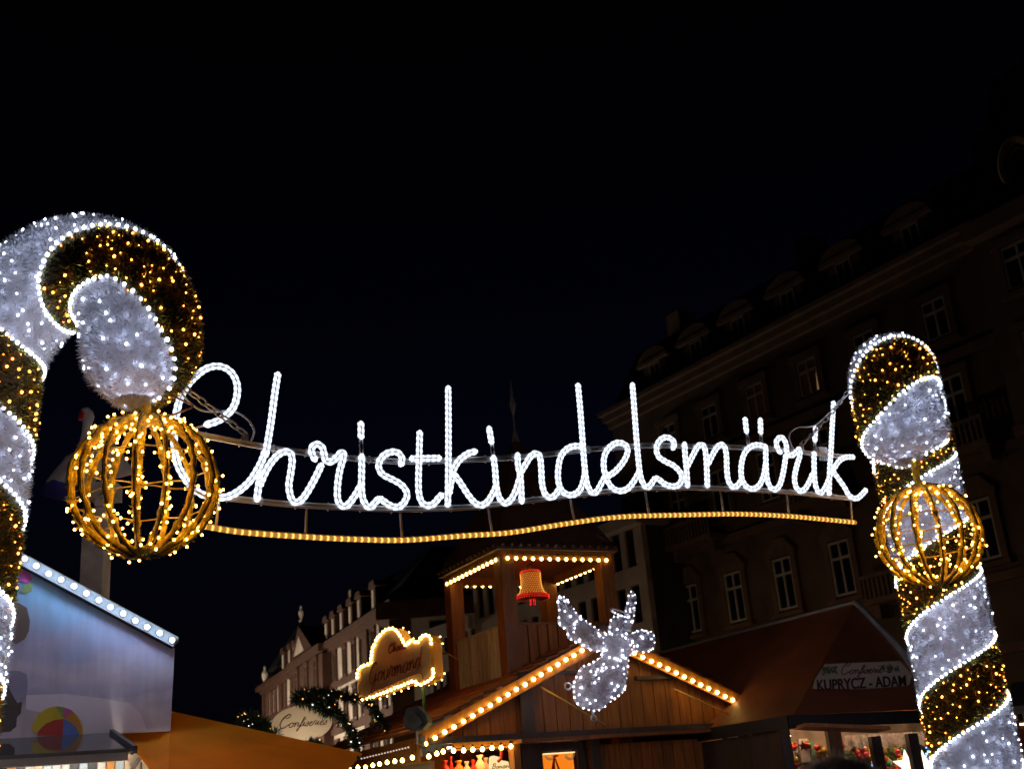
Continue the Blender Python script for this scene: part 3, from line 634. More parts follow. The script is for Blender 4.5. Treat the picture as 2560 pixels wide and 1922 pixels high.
# ------------------------------------------------------------------ handwriting
GLY = {'a': (1.0, [[(.8,.85),(.5,1),(.15,.7),(.1,.3),(.35,0),(.65,.25),(.8,.9),(.82,.3),(1.05,.1)]]), 'o': (.95, [[(.55,1),(.2,.8),(.12,.35),(.4,0),(.75,.3),(.75,.75),(.5,1),(.7,.8),(1.0,.85)]]),
 'n': (1.0, [[(0,.7),(.15,1),(.2,.5),(.2,0),(.3,.6),(.6,1),(.75,.6),(.75,.15),(1.05,.2)]]), 'm': (1.45, [[(0,.7),(.15,1),(.2,.5),(.2,0),(.3,.6),(.5,1),(.62,.6),(.62,0),(.72,.6),(.95,1),(1.12,.6),(1.12,.15),(1.5,.2)]]),
 'f': (.62, [[(0,.2),(.4,.9),(.65,1.8),(.5,2.1),(.35,1.6),(.25,.2),(.1,-.8),(0,-.95),(-.05,-.6),(.3,0),(.65,.3)]]), 'i': (.5, [[(0,.3),(.25,1),(.22,.2),(.52,.15)],[(.32,1.4),(.36,1.52)]]),
 's': (.62, [[(-.1,.1),(.2,.55),(.36,1.08),(.48,.75),(.52,.3),(.36,0),(.1,.10)]]), 'e': (.78, [[(0,.3),(.5,.7),(.4,1),(.15,.7),(.2,.2),(.5,0),(.85,.35)]]), 'r': (.68, [[(0,.3),(.2,1.1),(.45,.9),(.42,.2),(.72,.2)]]),
 'h': (.95, [[(0,.2),(.35,1.9),(.2,2.0),(.2,0),(.4,.8),(.65,.95),(.7,.2),(1.0,.2)]]), 'l': (.48, [[(0,.2),(.42,1.8),(.25,2.05),(.18,.3),(.5,.15)]]), 't': (.5, [[(0,.2),(.3,1.6),(.25,.2),(.52,.15)],[(.05,1.1),(.55,1.15)]]),
 'u': (1.0, [[(0,.6),(.15,1),(.15,.3),(.4,0),(.7,.4),(.75,1),(.75,.2),(1.02,.15)]]), 'd': (1.0, [[(.8,.85),(.5,1),(.15,.7),(.1,.3),(.35,0),(.65,.25),(.95,2.0),(.85,.3),(1.05,.1)]]),
 'C': (1.35, [[(.55,1.5),(.85,1.45),(1.1,1.75),(1.0,2.05),(.55,1.85),(.15,1.1),(.2,.4),(.55,-.05),(.95,.1),(1.35,.5)]]), 'B': (1.3, [[(.4,1.9),(.3,1),(.15,0)],[(.1,1.7),(.6,2.1),(1.05,1.8),(.9,1.25),(.4,1.05),(.95,.95),(1.05,.35),(.6,-.05),(.1,.2)]]),
 'G': (1.4, [[(1.1,1.75),(1.0,2.05),(.55,1.85),(.15,1.1),(.2,.4),(.55,.05),(1.0,.4),(1.15,.95),(1.1,0),(1.0,-.7),(.7,-.85),(.6,-.5),(1.4,.4)]])}
def script(b, text, px0, px1, hgt, plane, r, slant=.3, o=.0, dyx=0., cap=1.0):
    """write along the line px0 -> px1; hgt = x-height in photo pixels; plane = (point, normal)"""
    W_ = sum(GLY[c][0] for c in text)+GLY[text[0]][0]*(cap-1); x = 0; p0 = A(px0, float); d = (A(px1, float)-p0)/W_; up = A([dyx, -hgt])
    for ci, ch in enumerate(text):
        kc = cap if ci == 0 else 1.0
        for st in GLY[ch][1]:
            P = []
            for gx, gy in st:
                gx, gy = gx*kc, gy*kc
                q = p0+d*(x+gx+slant*gy*.6)+up*gy; P.append(PP(q[0], q[1], plane[0]+plane[1]*o, plane[1]))
            b.tube(spline(P, .01) if len(P) > 2 else P, r, 5)
        x += GLY[ch][0]*kc
INK = mat('brown_ink', (.055, .022, .015), .7, 0, .1); INKR = mat('red_ink', (.20, .03, .012), .6, 0, .1)

# ------------------------------------------------------------------ wooden chalet with the bell tower
cu = A([math.cos(rad(28)), math.sin(rad(28)), 0]); cn = A([cu[1], -cu[0], 0]); cw_ = -cn
cp = PY(1060, 1850, 12.3); cp0 = A([cp[0], cp[1], 0])
GP = lambda x, y, o=0.: PP(x, y, cp+cn*o, cn)
def TZ(x, y, o=0.): q = GP(x, y, o); return float((q-cp)@cu), float(q[2])
def CT(t, z, o=0.): return cp0+cu*t+A([0, 0, z])+cn*o
def cbox(b, t0, t1, z0, z1, o0, o1, mi=0, t=1.0): return b.hexa(CT((t0+t1)/2, (z0+z1)/2, (o0+o1)/2), cu*(t1-t0)/2, cn*(o1-o0)/2, A([0, 0, (z1-z0)/2]), mi, t)
T0_, Z0_, SL = 2.24, 3.42, .434
zr = lambda t: Z0_-SL*abs(t-T0_)
ch = thing('wooden_chalet', 'wooden market chalet with lit gable and open bell tower, behind the tinsel angel', 'chalet', CT(2.2, 0, -1.5))
b = MB()
for i in range(25):
    t0 = .12+i*.16; tm = t0+.08
    if tm > 4.1: break
    b.prism([CT(t0+.004, 2.36, -.03), CT(t0+.156, 2.36, -.03), CT(t0+.156, zr(t0+.156)-.06, -.03), CT(t0+.004, zr(t0+.004)-.06, -.03)], cn*.03, 0, random.uniform(.7, 1.15))
b.prism([CT(.1, 2.36, -.06), CT(4.15, 2.36, -.06), CT(4.15, zr(4.15)-.1, -.06), CT(T0_, Z0_-.1, -.06), CT(.1, zr(.1)-.1, -.06)], cn*.025, 0, .4); b.build('gable_planks', WOOD, ch)
for s in (-1, 1):                                     # bargeboards
    te = -.10 if s < 0 else 4.36; b = MB()
    b.prism([CT(T0_, Z0_+.02, .06), CT(T0_, Z0_-.135, .06), CT(te, zr(te)-.135, .06), CT(te, zr(te)+.02, .06)], cn*.035, 0, .9); b.build('bargeboard', WOODL, ch)
    b = MB(); n = 15                                   # lapped roof boards running back from the gable
    for i in range(n):
        a, c = i/n, (i+1)/n; ta, tb = T0_+(te-T0_)*a, T0_+(te-T0_)*c
        z1, z2 = zr(ta)+.055, zr(tb)+.055; lift = A([0, 0, .022])
        p = [CT(ta, z1, .05), CT(tb, z2, .05)+lift, CT(tb, z2-.03, .05)+lift, CT(ta, z1-.03, .05)]
        b.prism(p, cw_*3.5, 0, random.uniform(.65, 1.2))
    b.build('roof_boards', ROOFW, ch)
b = MB(); cbox(b, T0_-.07, T0_+.07, Z0_+.045, Z0_+.09, -3.4, .05); b.build('ridge_board', BEAM, ch)
tp0, tp1 = TZ(1297, 1780)[0], TZ(1329, 1780)[0]
b = MB(); cbox(b, tp0, tp1, 2.36, 3.02, .003, .06); b.build('gable_post', BEAM, ch)
zt, zb = TZ(1400, 1828)[1], TZ(1400, 1843)[1]
b = MB(); cbox(b, .0, 4.3, zb, zt, .003, .10); b.build('tie_beam', BEAM, ch)
tl, zl = TZ(1281, 1858); b = MB(); cbox(b, tl, 4.75, zl-.005, zb-.003, .02, .22); b.build('ledge_board', BEAML, ch)
t0, z0 = TZ(1330, 1696); b = MB(); cbox(b, 1.2, 1.9, 2.985, 3.02, .003, .05); cbox(b, 2.6, 3.6, 2.90, 2.94, .003, .05); b.build('gable_rail', BEAM, ch)
# below the ledge: posts, door leaf, planked front
zt = zl-.006
for x0, x1, m, o in [(1283, 1300, WOODL, .02), (1304, 1338, BEAM, .0), (1478, 1500, BEAM, .02), (1822, 1850, BEAM, .02)]:
    b = MB(); cbox(b, TZ(x0, 1890)[0], TZ(x1, 1890)[0], 0, zt, -.12+o, o); b.build('corner_post', m, ch)
b = MB(); ta, tb = TZ(1500, 1890)[0]+.003, TZ(1822, 1890)[0]-.003; n = 12
for i in range(n): cbox(b, ta+(tb-ta)*i/n+.004, ta+(tb-ta)*(i+1)/n-.004, 0, zt-.05, -.10, -.06, 0, random.uniform(.7, 1.1))
cbox(b, ta, tb, 0, zt-.06, -.14, -.103, 0, .4); b.build('front_planks', WOOD, ch)
wt0, wt1 = TZ(1373, 1890)[0], TZ(1449, 1890)[0]; wz = TZ(1410, 1881)[1]
b = MB(); cbox(b, TZ(1338, 1890)[0]+.003, wt0-.035, 0, zt, -.16, -.10); cbox(b, wt1+.035, TZ(1478, 1890)[0]-.003, 0, zt, -.16, -.10); cbox(b, wt0-.035, wt1+.035, wz+.03, zt, -.16, -.10); b.build('door_frame', BEAM, ch)
b = MB(); cbox(b, wt0, wt1, .9, wz, -.15, -.14); cbox(b, wt0, wt1, wz, wz+.012, -.15, -.09, 1)
dw = b.build('lit_window', [lamp('lit_paper_window', (1, .24, .012), .95), lamp('window_lamp_strip', (1, .7, .32), 1.4)], ch)
rb = mat('red_ribbon', (.55, .03, .01), .5, 0, .1); b = MB(); c = TZ(1399, 1886)
for dx in (-14, -6, 14): b.prism([CT(c[0]-.006, c[1], -.125), CT(c[0]+.006, c[1], -.125), CT(c[0]+dx*.0045+.02, c[1]-.22, -.125), CT(c[0]+dx*.0045-.01, c[1]-.22, -.125)], cn*.004)
b.ball(CT(c[0]+.012, c[1], -.12), .028, sc=(1.4, .4, .6)); b.build('ribbon_bow', rb, dw)
b = MB()
for x in (1388, 1438):
    c = TZ(x, 1882); 
    for rr in (.06, .045): b.tube([CT(c[0]+rr*math.cos(t), c[1]+rr*.95*math.sin(t), -.125) for t in np.linspace(math.pi, 2*math.pi, 12)], .005, 5)
b.build('lace_trim', WHITEP, dw)
# stall opening on the left of the chalet
b = MB(); cbox(b, TZ(1138, 1850)[0], TZ(1277, 1850)[0], TZ(1200, 1871)[1], TZ(1200, 1834)[1], -.10, -.04); b.build('header_board', WOODL, ch)
b = MB(); cbox(b, -.02, 1.1, 1.3, 2.35, -1.9, -1.85, 0, .9); b.build('stall_back_panel', WOODL, ch)
b = MB(); cbox(b, -.02, 1.1, .02, 1.195, -.2, -.15); b.build('stall_front_panel', WOODL, ch)
b = MB(); cbox(b, -.05, 1.0, 1.2, 1.26, -.6, .1); b.build('counter', WOODL, ch)
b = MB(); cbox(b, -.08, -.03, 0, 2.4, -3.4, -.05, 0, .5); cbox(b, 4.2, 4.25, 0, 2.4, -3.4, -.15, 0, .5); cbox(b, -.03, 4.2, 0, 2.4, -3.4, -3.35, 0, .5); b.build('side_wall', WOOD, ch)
b = MB(); q = CT(TZ(1046, 1865)[0], 0, .12); b.hexa(q+A([0, 0, TZ(1046, 1865, .12)[1]]), cu*.022, cn*.02, A([0, 0, .095])); b.build('metal_bracket', STEEL, ch)
b = MB(); hz = TZ(1200, 1871)[1]; cbox(b, TZ(1140, 1850)[0], TZ(1272, 1850)[0], hz+.03, hz+.05, -.24, -.20); b.build('assumed_stall_tube_lamp', lamp('assumed_stall_tube', (1, .58, .20), 40), ch)  # unseen tube assumed behind the header board, lighting the sweets
LITW = mat('sign_lit_slats', (.90, .66, .46), .5, 0, .25, 3, (7, 7, .7), .3, 9, True)  # slat colour lightened to carry the glow of the bakery sign
# tower
zN = PY(1243, 1364, 13.2); tN = zN; tL = PZ(1095, 1440, zN[2]); tR = PZ(1545, 1372, zN[2]); tK = tL+tR-tN; tc = (tL+tR)/2; ze = zN[2]
apx = PY(1299, 1093, tc[1]); apx = A([tc[0], tc[1], apx[2]])
ev = unit(tR-tN); ew = unit(tL-tN)
ins = lambda c, k: c+(tc-c)*k
b = MB()
b.raw([tN, tR, tK, tL, apx, tN-A([0, 0, .03]), tR-A([0, 0, .03]), tK-A([0, 0, .03]), tL-A([0, 0, .03])], [(0, 1, 4), (1, 2, 4), (2, 3, 4), (3, 0, 4), (0, 5, 6, 1), (1, 6, 7, 2), (2, 7, 8, 3), (3, 8, 5, 0), (8, 7, 6, 5)])
for p, q in ((tN, tR), (tL, tN), (tR, tK), (tK, tL)):  # row of tile ends along the eaves
    n = 14; d = unit(tc-(p+q)/2)
    for i in range(n):
        c = p+(q-p)*(i+.5)/n
        b.tube([c-d*.03+A([0,0,.01]), c+d*.25+A([0,0,.19])], .024, 6, t=.8)
b.build('tower_roof', TILE, ch)
b = MB(); b.lathe(apx-A([0, 0, .05]), [(.05, 0), (.03, .1), (.016, .15), (.012, .35), (.035, .42), (.05, .5), (.025, .62), (.008, .8), (.002, .86)], 8); b.build('roof_finial', GREYM, ch)
for c in (tN, tL, tR, tK):
    q = ins(c, .17); hs = .088
    b = MB(); b.hexa(A([q[0], q[1], (ze+2.2)/2]), ev*hs, ew*hs, A([0, 0, (ze-.09-2.2)/2]), 0, .9); b.build('tower_post', BEAML, ch)
for p, q in ((tN, tR), (tL, tN), (tR, tK), (tK, tL)):
    a, c = ins(p, .085), ins(q, .085); b = MB(); b.bar(a-A([0, 0, .085]), c-A([0, 0, .085]), .03, .10, t=1.0); b.build('eave_board', WOODL, ch)
b = MB(); b.raw([ins(c, .10)-A([0, 0, .034]) for c in (tN, tR, tK, tL)], [(0, 1, 2, 3)]); b.build('soffit', WOOD, ch)
zra = PP(1300, 1562, ins(tN, .17), np.cross(ev, A([0, 0, 1.])))[2]
for (p, q, nn, m, nm) in ((ins(tN, .17), ins(tR, .17), 9, WOOD, 'front_rail_panel'), (ins(tL, .17), ins(tN, .17), 13, LITW, 'side_rail_panel'), (ins(tR, .17), ins(tK, .17), 9, WOOD, 'back_rail_panel')):
    d = unit(q-p); p2, q2 = p+d*.09, q-d*.09; b = MB(); L = np.linalg.norm(q2-p2); o = np.cross(d, A([0, 0, 1.]))
    for i in range(nn):
        c = p2+(q2-p2)*(i+.5)/nn; b.hexa(A([c[0], c[1], (zra+2.6)/2])+o*.03, d*(L/nn/2-.010), o*.012, A([0, 0, (zra-2.6)/2]), 0, random.uniform(.75, 1.15))
    b.hexa(A([*((p2+q2)/2)[:2], (zra+2.6)/2])+o*.008, d*L/2, o*.008, A([0, 0, (zra-2.6)/2-.01]), 0, .35)
    b.hexa(A([*((p2+q2)/2)[:2], zra+.014]), d*L/2, o*.05, A([0, 0, .013]), 0, .8); b.build(nm, m, ch)
# bulbs: one string of sockets and glass per edge
BM = MB(); BM.lathe((0, 0, 0), [(.012, -.005), (.016, .02), (.016, .05), (.010, .055)], 8)
BMs = BM; 
def bulb_proto(r, m, drop, name='bulb', parent=None, at=(0, 0, 0)):
    g = MB(); g.lathe((0, 0, -drop), [(.25*r, 1.3*r), (.55*r, .9*r), (.95*r, .35*r), (r, 0), (.8*r, -.6*r), (.35*r, -.95*r)], 10)
    o = g.build(name, m, parent, True, loc=(0, 0, 0)); o.location = Vector(A(at, float)-A(parent['_o'])); o['_o'] = [float(v) for v in at]
    s = MB(); s.lathe((0, 0, -drop), [(.30*r, 1.1*r), (.5*r, 1.15*r), (.5*r, 2.2*r), (.3*r, 2.3*r)], 8)
    k = s.build('socket', BLACK, None, loc=(0, 0, 0)); k.parent = o; k.location = (0, 0, 0); return o
def light_string(label, pts, r, m, drop=.0, wire=True, off=(0, 0, 0), group=None, facing=None):
    t = thing('light_string', label, 'string lights', A(pts).mean(0), group); src = None
    for p in pts:
        rot = None
        if facing is not None: rot = Vector(facing).to_track_quat('-Z', 'Y').to_euler()
        if src is None:
            src = bulb_proto(r, m, drop, 'bulb', t, p)
            if rot: src.rotation_euler = rot
        else: copy_at(src, p, t, rot)
    if wire: b = MB(); b.tube(A(pts)+A(off), .005, 5); b.build('cable', BLACK, t)
    return t
gl = [(1064,1858),(1088,1843),(1112,1829),(1135,1816),(1159,1802),(1182,1788),(1203,1774),(1226,1762),(1248,1748),(1270,1735),(1291,1722),(1313,1710),(1334,1697),(1353,1685),(1375,1672),(1395,1660),(1415,1648),(1435,1637),(1455,1625)]
gr = [(1586,1632),(1607,1642),(1629,1652),(1649,1661),(1670,1671),(1691,1681),(1711,1691),(1732,1701),(1752,1711),(1772,1720),(1793,1730),(1813,1740),(1832,1749),(1853,1761),(1872,1769)]
light_string('row of round warm bulbs climbing the left slope of the chalet gable', [GP(*p, .125) for p in gl], .0235, BULB, 0, True, -cn*.02, 'bulb rows on the chalet gable', cn)
light_string('row of round warm bulbs going down the right slope of the chalet gable', [GP(*p, .125) for p in gr], .0235, BULB, 0, True, -cn*.02, 'bulb rows on the chalet gable', cn)
for p, q, lb in ((tN, tR, 'warm bulbs hanging under the front eave of the bell tower'), (tL, tN, 'warm bulbs hanging under the left eave of the bell tower'), (tR, tK, 'warm bulbs under the right eave of the bell tower, seen past its post'), (tK, tL, 'warm bulbs under the rear eave of the bell tower, between the posts')):
    a, c = ins(p, .06), ins(q, .06); n = 13
    light_string(lb, [a+(c-a)*(i+.9)/(n+.8)-A([0, 0, .075]) for i in range(n)], .0195, BULB, .055, True, (0, 0, .005), 'bulb strings under the tower eaves')
c1 = [(1072,1890),(1092,1883),(1108,1878),(1134,1876),(1159,1875),(1182,1873),(1206,1872),(1230,1869),(1253,1868),(1277,1865)]
light_string('warm bulbs over the sweets on the chalet counter, below the header board', [GP(*p, .03) for p in c1], .023, BULB, 0, True, (0, 0, .02))
c2 = [(873,1921),(895,1917),(914,1917),(932,1912),(949,1909),(968,1905),(987,1902),(1006,1900),(1031,1893)]
lp = lambda x, y, o=0.: PP(x, y, cp-cu*.35+cn*o, cu)
light_string('warm bulbs along the dark left side of the chalet, below its eave', [lp(*p) for p in c2], .021, BULB, 0, True, (0, 0, .015))
b = MB()
for i in range(17): b.ball(lp(904+7.3*i, 1895-1.75*i), .010)
b.tube([lp(904+7.3*i, 1895-1.75*i)+A([0, 0, .008]) for i in range(17)], .004, 5, mi=1)
tag(b.build('fairy_light_chain', [lamp('tiny_led', (1, .75, .6), .8), WIRE], None), 'thin chain of tiny dim lights under the left eave of the chalet', 'fairy lights')
b = MB(); q0, q1 = lp(935, 1922, .0), lp(1082, 1903, .0); b.bar(q0, q1, .05, .022); b.bar(q0-A([0, 0, .35]), q1-A([0, 0, .35]), .05, .02); b.bar(q0, q0-A([0, 0, .35]), .05, .02, (1, 0, 0)); b.bar(q1, q1-A([0, 0, .35]), .05, .02, (1, 0, 0))
b.prism([q0-cu*.0, q1-cu*.0, q1-A([0, 0, .35]), q0-A([0, 0, .35])], cu*.01, 1); tag(b.build('menu_board', [mat('gilt_frame', (.7, .42, .12), .4, 0, .15), mat('cream_panel', (.6, .45, .3), .6, 0, .1)]), 'framed pale menu board on the left side of the chalet', 'board')
def rod(label, p, q, r, m):
    b = MB(); b.tube([p, q], r, 7); tag(b.build('tension_rod', m, None, True), label, 'rod')
YROD = mat('brass_rod', (.62, .36, .10), .35, .5, .1)
rod('brass coloured rod sloping in front of the gable, left of the angel feet', GP(1352, 1716, .05), GP(1513, 1812, .24), .010, YROD)
rod('brass coloured rod sloping in front of the gable, on its right side', GP(1684, 1721, .05), GP(1836, 1790, .24), .008, YROD)
cable('thin stay wire from the glowing bakery sign to the tower post', [PY(1100, 1622, 12.6), PY(1140, 1645, 12.7), PY(1182, 1668, 12.8)], .004, YROD)

# bell of lights inside the tower
bc = PY(1331, 1497, tc[1]-.05); bz = bc[2]; D_ = (bc-CAM)@Fw; s_ = D_/FPX
pr = [(41, 0), (43, 4), (38, 10), (30, 18), (26, 30), (24.5, 45), (25, 60), (25.5, 66), (20, 71), (8, 74)]
be = thing('light_bell', 'amber light bell with red rim and clapper hanging inside the bell tower', 'bell', bc)
b = MB(); b.lathe(bc, [(r*s_, z*s_) for r, z in pr[:3]]+[(38*s_, 10.1*s_)], 28); b.build('red_rim', mat('red_mesh_rim', (.60, .10, .03), .6, 0, .2, trans=.3), be, True)
b = MB(); b.lathe(bc, [(r*s_, z*s_) for r, z in pr[2:]], 28); b.build('shell', mat('amber_mesh_shell', (.60, .20, .025), .5, .2, .2, 60, trans=.35), be, True)
b = MB()
for k in range(11):
    for j in range(30):
        z = 13+4.9*k; r = np.interp(z, [q[1] for q in pr[2:]], [q[0] for q in pr[2:]])+.8; a = 2*math.pi*(j+.5*(k % 2))/30
        b.ball(bc+A([r*s_*math.cos(a), r*s_*math.sin(a), z*s_]), .0042)
b.build('amber_lights', LED_O, be)['kind'] = 'stuff'
b = MB()
for z, r, n in ((1, 42, 40), (6, 42.5, 40), (11, 37, 34), (67, 25.5, 24), (70, 22.5, 22)):
    for j in range(n): a = 2*math.pi*j/n; b.ball(bc+A([r*s_*math.cos(a), r*s_*math.sin(a), z*s_]), .0055)
b.build('red_lights', LED_R, be)['kind'] = 'stuff'
b = MB(); b.lathe(bc, [(2*s_, 40*s_), (3*s_, 0), (6*s_, -6*s_), (7*s_, -12*s_), (3*s_, -16*s_)], 10)
for k in range(6):
    for j in range(6): a = j*math.pi/3+k; b.ball(bc+A([6.5*s_*math.cos(a), 6.5*s_*math.sin(a), (4-3.5*k)*s_]), .0055, mi=1)
b.build('clapper', [mat('red_clapper', (.4, .02, .01), .5), LED_R], be)
b = MB(); b.lathe(bc, [(8*s_, 74*s_), (9*s_, 80*s_), (7*s_, 92*s_), (3*s_, 95*s_), (1*s_, 160*s_)], 10); b.build('crown', mat('bell_crown', (.35, .18, .05), .4, .4), be)

# tinsel angel in front of the gable
def pillow(name, pxs, H_, o, parent, step=.014, mats=None, nd=2600):
    P = A([[*TZ(*za(p), o)] for p in pxs]); lo, hi = P.min(0)-step, P.max(0)+step
    xs = np.arange(lo[0], hi[0], step); zs = np.arange(lo[1], hi[1], step); X, Z = np.meshgrid(xs, zs)
    ins_ = np.zeros(X.shape, bool); dist = np.full(X.shape, 1e9); n = len(P)
    for i in range(n):
        a, c = P[i], P[(i+1) % n]; cond = ((a[1] > Z) != (c[1] > Z)); xx = (c[0]-a[0])*(Z-a[1])/((c[1]-a[1]) or 1e-9)+a[0]; ins_ ^= cond & (X < xx)
        d = c-a; t = np.clip(((X-a[0])*d[0]+(Z-a[1])*d[1])/(d@d+1e-12), 0, 1); dist = np.minimum(dist, np.hypot(X-a[0]-t*d[0], Z-a[1]-t*d[1]))
    dm = dist[ins_].max(); h = H_*np.sqrt(np.clip(1-(1-np.clip(dist/dm, 0, 1))**2, 0, 1))*ins_
    idx = -np.ones(X.shape, int); keep = ins_; idx[keep] = np.arange(keep.sum()); N_ = keep.sum()
    Vf = A([CT(x, z, o+hh) for x, z, hh in zip(X[keep], Z[keep], h[keep])]); Vb = A([CT(x, z, o-hh*.6-.004) for x, z, hh in zip(X[keep], Z[keep], h[keep])])
    F = []
    for i in range(X.shape[0]-1):
        for j in range(X.shape[1]-1):
            q = (idx[i, j], idx[i, j+1], idx[i+1, j+1], idx[i+1, j])
            if min(q) >= 0: F.append(q); F.append(tuple(v+N_ for v in q[::-1]))
    b = MB(); b.raw(np.vstack([Vf, Vb]), F)
    nr = np.tile(cn, (N_, 1)); v, f, t = needles(Vf, nr, nd, .028, .006, .8, (.6, .8, 1.0)); b.raw(v, f, 1, t)
    b.build(name, mats, parent); return Vf, P
za = lambda p: (1350+p[0]*.2107, 1450+p[1]*.2107)
an = thing('light_angel', 'silvery tinsel angel blowing a trumpet, dotted with white lights, on the chalet gable', 'light figure', GP(1500, 1770, .35))
AT = mat('silver_tinsel', (.72, .64, .68), .45, .1, .25, 30, tint=True, trans=.45); AB = mat('silver_mesh', (.58, .52, .56), .7, 0, .3, 14, trans=.5)
parts = [('wing', [(195,215),(250,180),(300,222),(350,300),(430,390),(510,465),(610,540),(710,605),(800,640),(760,850),(640,845),(540,812),(440,752),(330,690),(308,600),(240,540),(205,490),(222,400),(205,310)], .06, .30, 2600),
 ('wing', [(1035,145),(1100,130),(1128,215),(1118,330),(1100,450),(1075,560),(1010,560),(1000,420),(1010,320),(1045,230)], .04, .26, 900),
 ('head', [(832,440),(900,425),(1040,440),(1080,470),(1066,560),(1050,640),(940,660),(815,640),(808,590),(830,520)], .10, .36, 1500),
 ('gown', [(740,650),(860,630),(1010,640),(1080,700),(1075,860),(1040,920),(1025,1050),(1012,1200),(985,1310),(900,1390),(800,1455),(720,1535),(600,1552),(470,1505),(400,1425),(390,1290),(382,1240),(432,1120),(482,1030),(600,990),(700,920),(745,850)], .13, .33, 4200),
 ('trumpet', [(960,630),(1060,640),(1170,590),(1330,615),(1350,700),(1345,780),(1310,842),(1180,862),(1090,830),(1120,740),(1050,705),(960,670)], .05, .50, 1500)]
lights = []; inner = MB()
for nm, px, hh, o, nd in parts:
    Vf, P = pillow(nm, px, hh, o, an, mats=[AB, AT], nd=nd)
    for i in range(len(P)):
        a, c = P[i], P[(i+1) % len(P)]; L = np.linalg.norm(c-a)
        for k in range(max(1, int(L/.058))): q = a+(c-a)*(k+.5)/max(1, int(L/.058)); lights.append(CT(q[0], q[1], o+.02))
    for k in rng.choice(len(Vf), max(4, int(len(Vf)*.021)), replace=False): lights.append(Vf[k]+cn*.02)
    for k in rng.choice(len(Vf), max(4, int(len(Vf)*.022)), replace=False): q = Vf[k]; inner.ball(q-cn*(float((q-cp0)@cn)-o+.0)*.55, .005)
b = MB(); hc = TZ(*za((945, 385)), .42)
b.tube([CT(hc[0]+.098*math.cos(t), hc[1]-.020*math.cos(t)+.052*math.sin(t), .42-.08*math.sin(t)) for t in np.linspace(0, 2*math.pi, 30, endpoint=False)], .012, 7, closed=True); b.build('halo', AT, an)
for t in np.linspace(math.pi, 2*math.pi, 9): lights.append(CT(hc[0]+.098*math.cos(t), hc[1]-.020*math.cos(t)+.052*math.sin(t)-.008, .435-.08*math.sin(t)))
b = MB()
for x, y, r in ((330, 1255, .035), (635, 1640, .03)):
    c = GP(*za((x, y)), .30); b.tube([c+r*(cu*math.cos(t)+A([0, 0, 1.])*math.sin(t)) for t in np.linspace(0, 2*math.pi, 14, endpoint=False)], .010, 6, closed=True); b.bar(c+cu*r, c+cu*(r+.09), .03, .03) if x < 400 else b.bar(c+A([0, 0, r]), c+A([0, 0, r+.1]), .03, .03)
for x, y in ((800, 760), (620, 1400)): q = GP(*za((x, y)), .0); b.bar(q, q+cn*.3, .02, .02)
b.build('mounting_bracket', STEEL, an)
LEDM['white_bulb'] = led_mesh('angel_bulb', LED_W, .0082)
inner.build('added_glow_lights', EMB_W, an)['kind'] = 'stuff'  # hidden lights added inside the angel so its mesh glows
random.shuffle(lights); put_leds(an, 'white_bulb', lights)

# ------------------------------------------------------------------ glowing bread-loaf sign on the chalet roof
zs = lambda p: (860+p[0]*.14453, 1540+p[1]*.14453)
sgp = PY(985, 1660, 12.9); sgn = -unit(cu*.94+cn*-.34)          # face turned to the left
SG = lambda p, o=0.: PP(*zs(p), sgp+sgn*o, sgn)
sg = thing('bakery_sign', 'loaf-shaped yellow sign outlined in warm bulbs with cursive red writing, left of the bell tower', 'sign', SG((700, 1450)))
OUT = [(335,1450),(262,1400),(245,1250),(250,1080),(262,960),(300,890),(400,845),(480,805),(490,700),(505,600),(540,510),(600,390),(680,285),(770,222),(860,205),(935,245),(995,335),(1050,420),(1068,495),(1180,425),(1285,455),(1350,370),(1420,318),(1490,345),(1535,450),(1556,800),(1562,1040),(1500,1100),(1340,1190),(1275,1145),(1200,1130),(900,1245),(600,1360)]
P3 = [SG(p) for p in OUT]; dep = -sgn*.13
b = MB(); b.prism(P3, dep, 0); b.build('sign_body', [mat('amber_acrylic', (.85, .50, .10), .35, 0, .15, 6, trans=.6)], sg)
b = MB(); b.tube([A(P3).mean(0)+dep*.5+sgn*0+(A(P3[5])-A(P3).mean(0))*.5, A(P3).mean(0)+dep*.5+(A(P3[23])-A(P3).mean(0))*.5], .014, 8); b.build('added_glow_tube', lamp('sign_face_fill', (1, .72, .32), 19), sg)  # unseen tube added inside the body to brighten the sign face
b = MB()
cin = A(P3).mean(0); Pin = [cin+(p-cin)*.93+sgn*.006 for p in P3]
b.prism(Pin, sgn*.004); b.build('sign_face', mat('brown_print_panel', (.80, .58, .36), .25, 0, .15, 5, coat=.7, trans=.35), sg)
b = MB(); script(b, 'Chalet', zs((760, 640)), zs((1075, 555)), 11, (sgp, sgn), .0065, .2, .014); script(b, 'Gourmand', zs((420, 1200)), zs((1330, 880)), 26, (sgp, sgn), .0075, .2, .014)
b.tube(spline([SG(p, .014) for p in [(420,1330),(700,1230),(1000,1090),(1250,990),(1340,990),(1370,1080)]], .02), .005, 5); b.build('lettering', INKR, sg)
GREEN = mat('green_steel', (.05, .14, .05), .4, .2, .2)
for x in (480, 1365): b = MB(); q = SG((x, 1180 if x > 1000 else 1400), -.06); b.tube([q, q-A([0, 0, .40 if x > 1000 else .3])], .016, 8); b.build('post', GREEN, sg)
bp = bulb_proto(.015, BULB, 0, 'bulb', sg, P3[0]+sgn*.02); bp.location = Vector(P3[0]+sgn*.02-A(sg['_o']))
cl = [q for q in spline(OUT, 64, closed=True)[:-1] if not ((q[0] > 1420 and 470 < q[1] < 900) or (q[0] < 262 and 1080 < q[1] < 1390) or (1350 < q[0] and 345 > q[1] > 0 and q[0] > 1470))]
